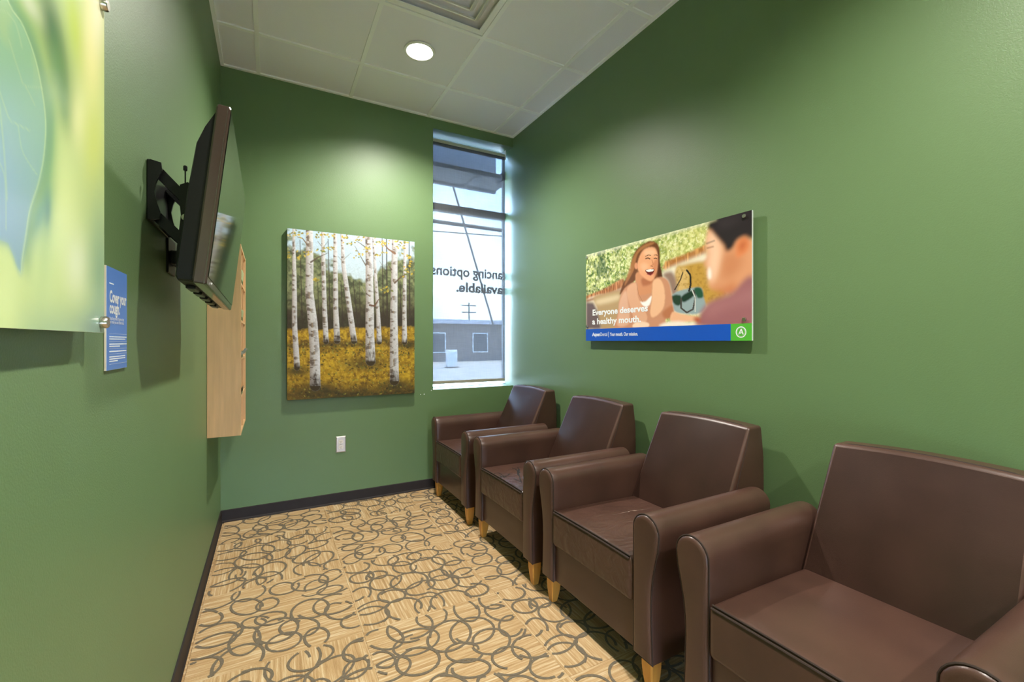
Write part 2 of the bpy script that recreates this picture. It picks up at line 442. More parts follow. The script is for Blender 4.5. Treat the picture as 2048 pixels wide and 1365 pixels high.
box(bm, WX0, WX1, YB, YB+WD, -.06, WZ0)
box(bm, WX0, WX1, YB, YB+WD, WZ1, ZC+.05)
wb = struct(obj('wall_back', bm, M['wall']))
for k, (x, z, r) in enumerate(((1.105,.777,.005), (1.075,.777,.0035), (1.165,.805,.004))):
    obj('paint_chip', lathe(bmesh.new(), [(r, -.0008), (r*.8, -.0015)], (x, YB, z), 'Y', 8), M['white_print'], wb)
# ceiling: slab, tees and tiles
cl = struct(obj('ceiling', bx(XL-T, XR+T, YF-T, YB+WD, ZC+.05, ZC+.12), M['ceil']))
gx = [XL, -.07, .533, 1.135, 1.737, XR]
gy = [YB]; y = 3.06
while y > YF: gy.append(y); y -= TILE
gy.append(YF); gy = gy[::-1]
LAMPS = [(.834, 2.755), (.834, .317), (.834, -1.511)]
VENT = (2, [i for i in range(len(gy)-1) if gy[i] < 2.0 < gy[i+1]][0])
tile_cache = {}
def tile_mesh(w, d, hole):
    key = (round(w, 3), round(d, 3), hole)
    if key in tile_cache: return tile_cache[key]
    b = bmesh.new()
    if not hole: box(b, -w/2, w/2, -d/2, d/2, 0, .016)
    else:
        n = 32; R = .085
        sq = []
        for k in range(n):
            a = 2*PI*k/n+PI/4; c, s_ = math.cos(a), math.sin(a); q = max(abs(c), abs(s_))
            sq.append((c/q*w/2, s_/q*d/2))
        ci = [(math.cos(2*PI*k/n+PI/4)*R, math.sin(2*PI*k/n+PI/4)*R) for k in range(n)]
        rr = [[b.verts.new((x_, y_, z_)) for x_, y_ in L] for L, z_ in ((ci, 0), (sq, 0), (sq, .016), (ci, .016))]
        for A, B in zip(rr, rr[1:]+rr[:1]):
            for k in range(n): b.faces.new((A[k], A[(k+1)%n], B[(k+1)%n], B[k]))
    bmesh.ops.recalc_face_normals(b, faces=b.faces[:])
    me = bpy.data.meshes.new('ceiling_tile'); b.to_mesh(me); b.free(); me.materials.append(M['ceil']); tile_cache[key] = me
    return me
g = .012
for i in range(len(gx)-1):
    for j in range(len(gy)-1):
        if (i, j) == VENT: continue
        x0, x1, y0, y1 = gx[i]+g, gx[i+1]-g, gy[j]+g, gy[j+1]-g
        if x1-x0 < .02 or y1-y0 < .02: continue
        cx_, cy_ = (x0+x1)/2, (y0+y1)/2
        hole = any(abs(cx_-lx) < .1 and abs(cy_-ly) < .1 for lx, ly in LAMPS)
        link('ceiling_tile', tile_mesh(x1-x0, y1-y0, hole), None, cl, (cx_, cy_, ZC+.009))
for x in gx[1:-1]: obj('ceiling_tee', bx(x-.012, x+.012, YF, YB, ZC, ZC+.03), M['tee'], cl)
for y in gy[1:-1]:
    for i in range(len(gx)-1):
        a = gx[i]+(.012 if i else 0); b_ = gx[i+1]-(.012 if i < len(gx)-2 else 0)
        obj('cross_tee', bx(a, b_, y-.012, y+.012, ZC, ZC+.03), M['tee'], cl)
for n_, c in (('wall_angle', (XL, XL+.02, YF, YB)), ('wall_angle', (XR-.02, XR, YF, YB)), ('wall_angle', (XL+.02, XR-.02, YB-.02, YB))):
    obj(n_, bx(*c, ZC-.001, ZC+.012), M['tee'], cl)
# baseboards with a small cove foot
def base(name, a, b, n):
    prof = [(0, 0), (.012, 0), (.012, .006), (.007, .014), (.006, .078), (0, .081)]
    a = Vector(a); b = Vector(b); n = Vector(n)
    return struct(obj(name, loft(bmesh.new(), [[a+n*x+Vector((0,0,z)) for x, z in prof], [b+n*x+Vector((0,0,z)) for x, z in prof]]), M['base']))
base('baseboard_back', (XL, YB, 0), (XR, YB, 0), (0, -1, 0))
base('baseboard_left', (XL, YF, 0), (XL, YB-.013, 0), (1, 0, 0))
base('baseboard_right', (XR, YF, 0), (XR, YB-.013, 0), (-1, 0, 0))

# carpet tiles, quarter turned, with cut loops of dark yarn
rng = random.Random(7)
def loops(w, d, tile_rng):
    """ribbon mesh of irregular rings, clipped to the tile (centre origin)"""
    V = []; Fc = []; S = .13
    pts = []
    nx_, ny_ = int(TILE/S)+1, int(TILE/S)+1
    for i in range(nx_):
        for j in range(ny_):
            pts.append((-TILE/2+(i+.5)*TILE/nx_+tile_rng.uniform(-.035,.035), -TILE/2+(j+.5)*TILE/ny_+tile_rng.uniform(-.035,.035)))
    for (px, py) in pts:
        r = tile_rng.uniform(.052, .092); asp = tile_rng.uniform(.6, .98); rot = tile_rng.uniform(0, PI)
        turns = tile_rng.uniform(.97, 1.12); th0 = tile_rng.uniform(0, 2*PI); gr = tile_rng.uniform(-.012, .022)
        dx, dy = tile_rng.uniform(-.03,.03), tile_rng.uniform(-.03,.03)
        n = int(turns*52); w_ = tile_rng.uniform(.0048, .0060); z = .0006+tile_rng.random()*.0009; prev = None
        for k in range(n+1):
            f = k/n; th = th0+f*turns*2*PI; rr = r+gr*f
            x0 = rr*math.cos(th); y0 = rr*asp*math.sin(th)
            x = px+dx*f+x0*math.cos(rot)-y0*math.sin(rot); y = py+dy*f+x0*math.sin(rot)+y0*math.cos(rot)
            tx, ty = -rr*math.sin(th), rr*asp*math.cos(th)
            ux, uy = tx*math.cos(rot)-ty*math.sin(rot), tx*math.sin(rot)+ty*math.cos(rot)
            L = math.hypot(ux, uy); nx2, ny2 = -uy/L, ux/L
            ww = w_*(1+tile_rng.uniform(-.13, .13))
            z2 = z+.0006*f; cur = ((x-nx2*ww, y-ny2*ww, z2), (x+nx2*ww, y+ny2*ww, z2))
            ok = all(abs(q[0]) <= w/2 and abs(q[1]) <= d/2 for q in cur)
            if prev is not None and ok and prev[1]:
                b0 = len(V); V += [prev[0][0], cur[0], cur[1], prev[0][1]]; Fc.append((b0, b0+1, b0+2, b0+3))
            prev = (cur, ok)
    me = bpy.data.meshes.new('loop_pattern'); me.from_pydata(V, [], Fc); me.materials.append(M['loop']); return me
cx0, cy0 = .340, 2.527
variants = [loops(TILE-.004, TILE-.004, random.Random(50+k)) for k in range(5)]
full_tile = None
ix0 = math.floor((XL-cx0)/TILE); ix1 = math.ceil((XR-cx0)/TILE)
for i in range(ix0, ix1):
    for j in range(-5, 3):
        x0, x1 = cx0+i*TILE, cx0+(i+1)*TILE; y0, y1 = cy0+j*TILE, cy0+(j+1)*TILE
        a0, a1, b0, b1 = max(x0, XL), min(x1, XR), max(y0, YF), min(y1, YB)
        if a1-a0 < .02 or b1-b0 < .02: continue
        full = (a1-a0 > TILE-1e-4) and (b1-b0 > TILE-1e-4)
        turn = (i+j) % 2
        w, d = a1-a0-.0005, b1-b0-.0005
        if full and full_tile is not None: o = link('carpet_tile', full_tile, None, fl)
        else:
            ww, dd = (w, d) if not turn else (d, w)
            o = obj('carpet_tile', bx(-ww/2, ww/2, -dd/2, dd/2, -.006, 0, .0007, 1), M['carpet'], fl)
            if full: full_tile = o.data
        o.location = ((a0+a1)/2, (b0+b1)/2, 0); o.rotation_euler = (0, 0, PI/2 if turn else 0)
        if full: lp = link('loop_pattern', variants[rng.randrange(5)], None, o)
        else:
            ww, dd = (w, d) if not turn else (d, w)
            lp = link('loop_pattern', loops(ww-.003, dd-.003, random.Random(i*31+j*7)), None, o)
        if full: lp.rotation_euler = (0, 0, PI/2*rng.randrange(4))

# ------------------------------------------------------------------ ceiling fittings
def downlight(x, y, label):
    t = thing('recessed_downlight', label, 'ceiling light', (x, y, ZC), group='recessed ceiling downlights')
    obj('trim_ring', lathe(bmesh.new(), [(.078, .05), (.078, .002), (.083, -.003), (.098, -.002), (.099, .003), (.084, .004), (.083, .05)], n=40, capped=False), M['white_metal'], t, True)
    obj('reflector', lathe(bmesh.new(), [(.0785, .003), (.062, .055), (.055, .075)], n=40, capped=False), M['white_metal'], t, True)
    obj('lens', lathe(bmesh.new(), [(.076, .012), (.06, .006), (.0005, .003)], n=40), emit('lamp_lens', (255,248,236), 14), t, True)
    ld = bpy.data.lights.new('lamp', 'SPOT'); ld.energy = DOWN_W; ld.spot_size = math.radians(146); ld.spot_blend = .75
    ld.color = (1.0, .94, .86); ld.shadow_soft_size = .05
    lo = bpy.data.objects.new('lamp_light', ld); COL.objects.link(lo); lo.parent = t; lo.location = (0, 0, -.012)
    return t
downlight(*LAMPS[0], 'round lit recessed downlight in the ceiling tile nearest the back wall')
downlight(*LAMPS[1], 'round lit recessed downlight above the fourth armchair')
downlight(*LAMPS[2], 'round lit recessed downlight added for fill at the unseen front end of the room')  # unseen lamp added behind the camera for ambient fill
# four way diffuser
vx0, vx1, vy0, vy1 = gx[2]+.013, gx[3]-.013, gy[VENT[1]]+.013, gy[VENT[1]+1]-.013
t = thing('air_diffuser', 'square white louvred air diffuser set in the ceiling grid', 'air vent', ((vx0+vx1)/2, (vy0+vy1)/2, ZC))
hx, hy = (vx1-vx0)/2, (vy1-vy0)/2
def sqring(bm, a, z0, b, z1, th=.0025):
    R = []
    for s_, z in ((a, z0), (b, z1), (b-th, z1+th), (a-th*2, z0+th)):
        R.append([(-s_, -s_, z), (s_, -s_, z), (s_, s_, z), (-s_, s_, z)])
    RR = [[bm.verts.new(p) for p in r] for r in R]
    for A, B in zip(RR, RR[1:]+RR[:1]):
        for k in range(4): bm.faces.new((A[k], A[(k+1)%4], B[(k+1)%4], B[k]))
    return bm
obj('frame', sqring(bmesh.new(), hx, .004, hx-.03, .006), M['white_metal'], t)
for k in range(4):
    a = hx-.035-k*.058
    obj('louver', sqring(bmesh.new(), a, .062, a-.05, .008, .004), M['white_metal'], t)
obj('louver', bx(-.03, .03, -.03, .03, .004, .012), M['white_metal'], t)
obj('plenum', bx(-hx, hx, -hy, hy, .064, .075), mat('vent_grey', (190,188,184), .8), t)

# ------------------------------------------------------------------ window
wf = struct(thing('window_1', 'tall narrow window with aluminium frame in the corner', 'window', (0, 0, 0)))
del wf['category']
YG = YB+WD+.035
def wbar(n, *a): return obj(n, bx(*a, .003, 1), M['alu'], wf)
wbar('window_jamb', WX0-.05, WX0, YB+WD, YG+.035, WZ0-.05, WZ1+.05)
wbar('window_jamb', WX1, WX1+.05, YB+WD, YG+.035, WZ0-.05, WZ1+.05)
wbar('window_sill', WX0, WX1, YB+WD, YG+.045, WZ0-.05, WZ0+.004)
wbar('window_head', WX0, WX1, YB+WD, YG+.035, WZ1-.004, WZ1+.05)
wbar('mullion', WX0, WX1, YB+WD, YG+.035, 2.35, 2.41)
obj('pane', bx(WX0, WX1, YG, YG+.006, WZ0+.004, 2.35), M['glass'], wf)
obj('pane', bx(WX0, WX1, YG, YG+.006, 2.41, WZ1-.004), M['glass'], wf)

# lettering on the glass (reads from outside, so mirrored here)
def gpt(px, py, Y):
    fx = (px-1024)/888.; sx, cx = math.sin(YAW), math.cos(YAW)
    dx, dy, dz = sx+cx*fx, cx-sx*fx, -(py-683)/888.
    t_ = Y/dy; return Vector((dx*t_, Y, CAMZ+dz*t_))
YT = YG+.0075
a = gpt(1016, 566, YT); b = gpt(866, 553, YT)
tx = thing('window_decal', 'grey mirrored lettering on the window glass reading ancing options available', 'lettering', (0, 0, 0))
for s_, (pr, pl_), pb, size, bold in (('ancing options', (1021, 862), 561, .125, .0030), ('available.', (1007, 912), 589, .118, .0042)):
    A = gpt(pr, pb, YT); B = gpt(pl_, pb, YT); A.x = min(A.x, WX1-.004)
    o = put_text(s_, size, (A.x, YT, A.z), (-1, 0, 0), (0, 0, 1), M['vinyl'], tx, bold, A.x-B.x)

# roller shade
YS = YB+.095
t = thing('roller_shade', 'sheer pale grey roller shade pulled down over the tall window', 'window shade', (0, 0, 0))
sx0, sx1 = WX0+.012, 1.898
bm = bmesh.new()
gv = [[bm.verts.new((sx0+(sx1-sx0)*i/8, YS+.0015*math.sin(PI*i/8)*math.sin(PI*j/12), .868+(2.905-.868)*j/12)) for i in range(9)] for j in range(13)]
for j in range(12):
    for i in range(8): bm.faces.new((gv[j][i], gv[j][i+1], gv[j+1][i+1], gv[j+1][i]))
obj('fabric', bm, M['shade'], t, True)
obj('roller_tube', lathe(bmesh.new(), [(.026, sx0-.004), (.026, sx1+.004)], (0, YS+.026, 2.915), 'X', 20), mat('shade_roll', (196,192,180), .8), t, True)
obj('hem_bar', bx(sx0, sx1, YS-.006, YS+.007, .844, .87, .003, 1), M['hem'], t)
for x in (sx0-.008, sx1+.006): obj('bracket', bx(x-.003, x+.003, YS-.006, YS+.06, 2.885, WZ1), M['white_metal'], t)
bm = bmesh.new(); tube(bm, [(sx0-.006, YS-.008, 2.9), (sx0-.006, YS-.012, 1.42)], .0016, 5); tube(bm, [(sx0-.006, YS+.004, 2.9), (sx0-.006, YS-.004, 1.42)], .0016, 5)
obj('chain', bm, M['white_metal'], t)
obj('chain_tensioner', lathe(bmesh.new(), [(.012, -.004), (.014, 0), (.012, .004)], (sx0-.0045, YS-.014, 1.41), 'Y', 12), M['chrome'], t, True)

# ------------------------------------------------------------------ the street outside
struct(obj('parking_ground', bx(-60, 90, -90, 150, -.35, -.2), mat('pale_concrete', (178,174,166), .9, var=.06, vscale=.6)))
t = thing('awning', 'grey metal awning above the window outside', 'awning', (1.6, YG+.05, 0))
ma = mat('awning_metal', (120,126,136), .6)
obj('soffit', bx(-2.2, .45, .0, .36, 2.76, 2.80), ma, t)
obj('fascia', bx(-2.2, .45, .34, .38, 2.74, 3.1), ma, t)
for x in (-2.1, .35): obj('bracket', bx(x-.03, x+.03, -.083, .06, 2.72, 2.8), ma, t)
for x in (-1.2, -.55, .1): obj('rib', bx(x-.015, x+.015, .02, .33, 2.74, 2.76), ma, t)
# low building across the lot
t = thing('low_building', 'long low grey brown building across the parking lot', 'building', (8, 29, -.2))
mb = mat('grey_stucco', (122,112,108), .9, var=.06, vscale=.8); md = mat('dark_glass', (60,64,72), .3); mr_ = mat('grey_roof', (120,126,138), .8)
obj('wall', bx(-22, 30, 0, 9, 0, 2.6), mb, t)
bm = bmesh.new(); loft(bm, [[(-22.5, -.5, 2.6), (30.5, -.5, 2.6), (30.5, 9.5, 2.6), (-22.5, 9.5, 2.6)], [(-20, 3.5, 3.1), (30, 3.5, 3.1), (30, 5.5, 3.1), (-20, 5.5, 3.1)]]); obj('roof', bm, mr_, t)
for k in range(8):
    x = -5+k*3.2; w_ = obj('window', bx(x, x+1.2, -.06, .05, .6, 2.0), M['alu'], t); obj('pane', bx(x+.08, x+1.12, -.08, -.05, .68, 1.92), md, w_)
for x in (-6.6, 9.0): obj('door', bx(x, x+.95, -.05, .05, 0, 2.1), md, t)
t = thing('utility_box', 'small white utility box standing before the low building', 'utility box', (*gpt(903, 712, 22)[:2], -.2))
obj('cabinet', bx(-.25, .25, -.2, .2, .05, .95, .02, 2), M['white_metal'], t); obj('plinth', bx(-.3, .3, -.25, .25, 0, .06), mb, t); obj('door', bx(-.2, .2, -.215, -.2, .15, .85), M['alu'], t)
p = gpt(938, 683, 60)
t = thing('utility_pole', 'distant utility pole with two crossarms beyond the low building', 'utility pole', (p.x, 60, -.2))
mw = mat('weathered_pole', (96,92,90), .9)
obj('pole', lathe(bmesh.new(), [(.16, 0), (.1, 7.0)], n=10), mw, t)
for z in (6.6, 5.6): obj('crossarm', bx(-1.1, 1.1, -.08, .08, z-.08, z+.08), mw, t)
a = gpt(903, 362, 9); b = gpt(981, 632, 9)
t = thing('leaning_cable', 'thin dark guy cable slanting down outside the window', 'cable')
d_ = (b-a); a2 = a-d_*.35; b2 = b+d_*((b.z+.2)/(a.z-b.z))
obj('cable', tube(bmesh.new(), [a2, b2], .022, 8), mw, t); obj('anchor', bx(b2.x-.09, b2.x+.09, 8.91, 9.09, -.21, -.08), mb, t)
for (l0, l1, dpt, r, lb) in (((866, 443), (1012, 463), 12, .055, 'thick dark power line crossing outside the window'), ((866, 463), (1012, 474), 20, .025, 'thin power line below the thick one outside the window')):
    A = gpt(*l0, dpt); B = gpt(*l1, dpt); D = (B-A)
    tag(obj('power_line', tube(bmesh.new(), [A-D*3+Vector((0,0,.25)), A-D, A, B, B+D, B+D*4+Vector((0,0,.3))], r, 6), M['black']), lb, 'power line')

# ------------------------------------------------------------------ armchairs
def arm_profile(n=14):
    P = [(.2535, .118), (.2535, .30), (.2535, .45), (.2535, .545)]
    cx_, cz_, r = .312, .5585, .0585
    for k in range(1, n): a = PI-k/n*PI*1.08; P.append((cx_+r*math.cos(a), cz_+r*math.sin(a)))
    P += [(.365, .510), (.354, .465), (.343, .415), (.337, .365), (.335, .31), (.338, .20), (.342, .118)]
    return P
def inset(P, d):
    n = len(P); o = []
    for i in range(n):
        a = Vector(P[i-1]); b = Vector(P[i]); c = Vector(P[(i+1) % n])
        t1 = (b-a).normalized(); t2 = (c-b).normalized(); n1 = Vector((t1.y, -t1.x)); n2 = Vector((t2.y, -t2.x))
        nn = n1+n2
        nn = nn/max(nn.length_squared/2, .6) if nn.length > 1e-6 else n1
        o.append((b.x+nn.x*d, b.y+nn.y*d))
    return o
def make_chair(label, seat_mat):
    t = thing('armchair', label, 'armchair', group='brown leather armchairs along the green wall')
    L = M['leather']
    def seat(x, y, z):
        u = (x+.265)/.53
        top = max(0, z/.078)
        dome = .014*top*math.sin(PI*min(1, max(0, u)))*math.cos(PI*y/.56)
        return (x+.268+.006*math.cos(PI*y/.6)*(1-u)*(1), y, z+.372+dome-.012*u*top-.006)
    s = obj('seat_cushion', rbox(.265, .2515, .08, .022, 14, 14, 4, 3, seat), seat_mat, t, True)
    bm = bmesh.new(); z = .4385
    tube(bm, [(.006+.006*math.cos(PI*y/.6)*.97-.0005, y, z) for y in np.linspace(-.24, .24, 15)], .0032, 6)
    tube(bm, [(.012+.006*math.cos(PI*y/.6)*.97-.0005, y, z+.0075) for y in np.linspace(-.24, .24, 15)], .0026, 6)
    obj('piping', bm, M['stitch'], s, True)
    obj('front_rail', rbox(.02, .2525, .086, .006, 2, 6, 3, 2, lambda x, y, z: (x+.046, y, z+.206)), L, t, True)
    obj('seat_deck', bx(.06, .62, -.25, .25, .15, .28), L, t)
    # backrest: front leans back, rear upright
    def back(x, y, z):
        zz = z+.5925+.012*math.cos(PI*y/.52)*max(0, z/.25)
        f = (x+.07)/.14
        xf = .485+.49*(zz-.43)-.020*math.cos(PI*y/.5)*math.sin(PI*min(1, max(0, (zz-.35)/.5)))
        xr = .79-.02*max(0, (zz-.7)/.15)
        k = max(0, min(1, f)); return (xf+(xr-xf)*f if 0 <= f <= 1 else xf, y*(1-.02*max(0, z/.25)), zz)
    bk = obj('backrest', rbox(.07, .2505, .2475, .012, 4, 14, 14, 4, back), L, t, True)
    path = []
    for y, z in [(-.246, k) for k in np.linspace(-.1, .215, 9)]+[(-.24, .232), (-.225, .242)]+[(k, .2455) for k in np.linspace(-.2, .2, 9)]+[(.225, .242), (.24, .232)]+[(.246, k) for k in np.linspace(.215, -.1, 9)]:
        p_ = back(-.052, y*1.004, z); path.append((p_[0], p_[1]*1.008, p_[2]+.002))
    obj('piping', tube(bmesh.new(), path, .0028, 6), M['stitch'], bk, True)
    obj('back_panel', bx(.70, .775, -.25, .25, .118, .40, .01, 2), L, t)
    P = arm_profile()
    for sgn in (-1, 1):
        rings = [(0.0, .016), (.002, .009), (.006, .004), (.014, .0), (.05, .0), (.3, .0), (.61, .0), (.625, .002), (.632, .01)]
        rr = []
        for x, d in rings:
            Q = inset(P, d) if d else P
            rr.append([(x+.006, sgn*yy, zz) for yy, zz in Q])
        a = obj('arm', loft(bmesh.new(), rr), L, t, True)
        Q = [q for q in P]
        obj('piping', tube(bmesh.new(), [(.0165, sgn*yy, zz) for yy, zz in inset(Q, -.0004)], .0026, 6, closed=True), M['stitch'], a, True)
        for lx, front in ((.052, 1), (.60, -1)):
            bm = bmesh.new(); R = []
            for z, k in ((.1185, 1.0), (.085, .98), (.05, .86), (.02, .68), (0, .56)):
                hw = .026*k; dx = -.004*front*(1-k); dy = sgn*.006*(1-k)
                R.append([(lx+dx+a_*hw, sgn*.302+dy+b_*hw, z) for a_, b_ in ((-1,-.8),(-.8,-1),(.8,-1),(1,-.8),(1,.8),(.8,1),(-.8,1),(-1,.8))])
            obj('leg', loft(bm, R), M['maple'], t)
    return t
CH = [(3.025, 'brown leather armchair in the corner under the tall window', 'leather_light'),
      (2.20, 'brown leather armchair with black cracks torn across its seat', 'leather_torn'),
      (1.425, 'brown leather armchair with shiny creased seat and pale scratch, third from the window', 'leather_creased'),
      (.612, 'brown leather armchair nearest the camera, cut off by the picture edge', 'leather_stain')]
proto = None
for y, lb, sm in CH:
    if proto is None: c = proto = make_chair(lb, M['leather'])
    else: c = copy_tree(proto); c['label'] = lb
    c.location = (1.112, y, 0)
    for ch in c.children:
        if ch.name.startswith('seat_cushion'):
            ch.data = ch.data.copy(); ch.data.materials[0] = M[sm]

# cracks in the second seat and a pale scuff on the third, laid on the cushion surface
from mathutils.bvhtree import BVHTree
def floor_pt(px, py, Z):
    fx = (px-1024)/888.; sx, cx = math.sin(YAW), math.cos(YAW); dz = -(py-683)/888.
    t_ = (Z-CAMZ)/dz; return Vector(((sx+cx*fx)*t_, (cx-sx*fx)*t_, Z))
def surface_marks(name, seat_obj, chair_y, lines, wd, m, seed, per_line=True):
    me = seat_obj.data; bvh = BVHTree.FromPolygons([v.co for v in me.vertices], [tuple(p.vertices) for p in me.polygons])
    rr2 = random.Random(seed)
    for L in lines:
        P = []
        for a_, b_ in zip(L, L[1:]):
            for k in range(6): P.append(((a_[0]+(b_[0]-a_[0])*k/6), a_[1]+(b_[1]-a_[1])*k/6))
        P.append(L[-1]); bm = bmesh.new(); prev = None
        for i_, p_ in enumerate(P):
            w_ = floor_pt(*p_, .458); lx, ly = w_.x-1.112+rr2.uniform(-.003,.003), w_.y-chair_y+rr2.uniform(-.003,.003)
            h = bvh.ray_cast(Vector((lx, ly, .7)), Vector((0, 0, -1)))
            if h[0] is None: prev = None; continue
            ww = wd*rr2.uniform(.35, 1.2)*(math.sin(PI*(i_+.6)/(len(P)+.2))*.8+.2)
            q = h[0]+Vector((0, 0, .0007)); dx_ = Vector((rr2.uniform(.5, 1), rr2.uniform(-.9, .9), 0)).normalized()*ww
            cur = (bm.verts.new(q-dx_), bm.verts.new(q+dx_))
            if prev: bm.faces.new((prev[0], cur[0], cur[1], prev[1]))
            prev = cur
        obj(name, bm, m, seat_obj)
seats = {round(o.parent.location.y, 3): o for o in COL.objects if o.name.startswith('seat_cushion')}
c2 = lambda L: [(840+x/3.791, 740+y/3.791) for x, y in L]
surface_marks('crack', seats[2.2], 2.2, [c2(L) for L in ([(525,762),(560,788),(620,802),(700,782)], [(590,768),(640,798),(668,792),(680,780)], [(600,790),(640,806),(660,800)], [(632,818),(680,846),(722,868)], [(700,738),(738,760),(768,848)], [(690,752),(730,742),(768,734)], [(705,815),(740,830),(772,840)], [(740,730),(752,770),(748,800)], [(560,775),(600,772)])], .0062, mat('torn_backing', (12,11,12), .7), 3)
surface_marks('crack', seats[3.025], 3.025, [c2(L) for L in ([(300,600),(320,606)], [(280,632),(322,640)])], .004, mat('torn_backing_thin', (14,12,12), .7), 4)
surface_marks('scuff', seats[1.425], 1.425, [[(1225,1029),(1262,1021),(1306,1013)]], .0035, mat('pale_scuff', (150,128,116), .5), 5)

# ------------------------------------------------------------------ birch painting
A = Art(300, 395, [(115,73),(927,178),(910,1140),(93,1168)], 3)
sky = np.array([lin((196,220,236))]*1)[0]
Y = A.Y; X = A.X
hz = 690.
A.C[:] = lin((190,216,236))
n1 = A.noise(14, 18); n2 = A.noise(40, 50); n3 = A.noise(90, 110, 2)
A.lay(np.clip((Y-150)/500, 0, 1)*.7, (226,232,226))
edge = 330+.0*X+np.abs(X-590)*-.55+(n1-.5)*240
tree_m = np.clip((Y-edge-60)/60, 0, 1)
A.lay(tree_m, (104,114,78)); A.lay(tree_m*np.clip((n2-.45)*3, 0, 1), (146,152,106)); A.lay(tree_m*np.clip((.5-n2)*4, 0, 1), (70,76,50))
A.lay(np.clip((Y-440)/180, 0, 1)*.9*np.clip(.4+n1, 0, 1), (66,54,34)); A.lay(np.clip((Y-580)/90, 0, 1)*.75, (46,36,22))
# far thin trunks
for x0, x1, w in ((195,200,8),(303,306,7),(375,378,9),(452,462,8),(530,565,9),(570,572,6),(720,718,9),(748,742,12),(830,832,8),(893,886,10)):
    A.line([(x0, 150 if x0 in (195,375,720,748,893) else 420), (x1, 820)], [w*.6, w], (58,46,36), .85, 3)
# meadow
gm = np.clip((Y-(712+(n1-.5)*30))/18, 0, 1)
A.lay(gm, (168,132,20)); A.lay(gm*np.clip((n2-.5)*4, 0, 1), (204,168,36)); A.lay(gm*np.clip((.46-n2)*4, 0, 1), (112,84,18)); A.lay(gm*np.clip((n3-.58)*5, 0, 1), (222,182,60), .7)
for (yc, hh, st) in ((815, 40, .95), (1135, 95, 1.0)):
    A.lay(gm*np.clip(1-np.abs(Y-yc-(n1-.5)*60)/hh, 0, 1)*np.clip(.3+n2*1.2, 0, 1), (62,50,20), st)
for (xc, yc, rx, ry) in ((600,945,170,56),(160,985,120,40),(280,1100,140,52),(800,1090,130,48),(880,840,80,30),(420,1150,260,50)):
    dd = np.hypot((X-xc)/rx, (Y-yc)/ry); A.lay(np.clip(1.2-dd, 0, 1)*np.clip(n2*1.9, 0, 1), (66,58,24), .9)
rg = np.random.default_rng(5)
for k in range(330):
    x = rg.uniform(100, 915); y = rg.choice([rg.uniform(1040, 1160), rg.uniform(810, 880), rg.uniform(880, 1010)])
    A.ell(x, y, rg.uniform(4, 9), rg.uniform(3, 6), [(70,72,26),(112,110,38),(46,42,18),(160,150,60)][rg.integers(4)], .8, .5, rg.uniform(-1, 1))
# birch trunks: points then widths
TR = [([(156,80),(154,400),(150,700),(160,960)], [14,28,32,38]),
      ([(342,108),(342,330),(343,560),(349,800)], [20,26,28,34]),
      ([(420,118),(418,330),(415,600),(420,795)], [20,28,32,40]),
      ([(464,122),(470,320),(500,560),(528,800)], [18,26,32,38]),
      ([(664,150),(674,400),(686,640),(690,810)], [14,20,24,32]),
      ([(866,180),(860,420),(854,640),(852,815)], [14,22,26,32]),
      ([(256,92),(254,300),(248,480),(266,680),(276,860),(274,1080)], [44,48,50,60,62,68]),
      ([(634,142),(634,360),(634,560),(630,740),(632,930)], [42,46,50,54,62]),
      ([(800,165),(794,400),(786,640),(784,860),(782,1060)], [34,40,46,52,58])]
for P_, w in TR:
    mk = A.line(P_, w, (206,204,206), 1., 3)
    cxl = np.interp(Y, [p_[1] for p_ in P_], [p_[0] for p_ in P_]); wl = np.interp(Y, [p_[1] for p_ in P_], w)
    rel = (X-cxl)/(wl/2)
    A.lay(mk*np.clip((rel-.15)*1.1, 0, 1), (232,234,240), .8); A.lay(mk*np.clip((-rel-.1)*1.1, 0, 1), (150,134,122), .9)
    nb = A.noise(34, 70, 2); A.lay(mk*np.clip((nb-.54)*8, 0, 1)*np.clip(.8-rel*.7, 0, 1), (86,68,56), .85); A.lay(mk*np.clip((nb-.52)*8, 0, 1)*np.clip((.2-np.abs(rel+.1))*6, 0, 1), (168,140,92), .5)
    yb = P_[-1][1]; A.lay(mk*np.clip((Y-(yb-wl*1.1+(A.noise(60, 30, 2)-.5)*wl*2))/(wl*1.0), 0, 1)*np.clip(.6+nb*.6, 0, 1), (58,44,34), 1.); A.lay(mk*np.clip((Y-yb)/3, 0, 1), (60,48,24), 1.)
# branches
for P_, w, c in (([(262,292),(310,262),(372,236)], [12,7,3], (92,74,60)), ([(240,180),(212,140),(178,130)], [9,6,4], (120,100,80)), ([(612,320),(580,262),(545,196)], [8,5,3], (110,100,86)),
                 ([(616,208),(580,180),(548,160)], [8,5,3], (110,100,86)), ([(634,574),(664,580),(690,540),(708,528)], [14,11,6,3], (104,70,48)), ([(800,248),(760,222),(724,178)], [15,9,5], (134,96,70)),
                 ([(796,436),(838,398),(876,378)], [12,8,4], (98,76,56)), ([(775,350),(762,330)], [12,6], (98,84,72)), ([(472,280),(518,240)], [5,3], (150,146,140)), ([(462,290),(436,258)], [5,2], (150,146,140)), ([(145,225),(120,190)], [5,3], (120,116,110)),
                 ([(330,190),(308,160)], [5,3], (130,126,120)), ([(345,200),(376,158)], [5,3], (130,126,120)), ([(600,490),(584,452)], [5,2], (160,160,150)), ([(716,320),(698,290)], [5,2], (150,150,146))):
    A.line(P_, w, c, .95, 3)
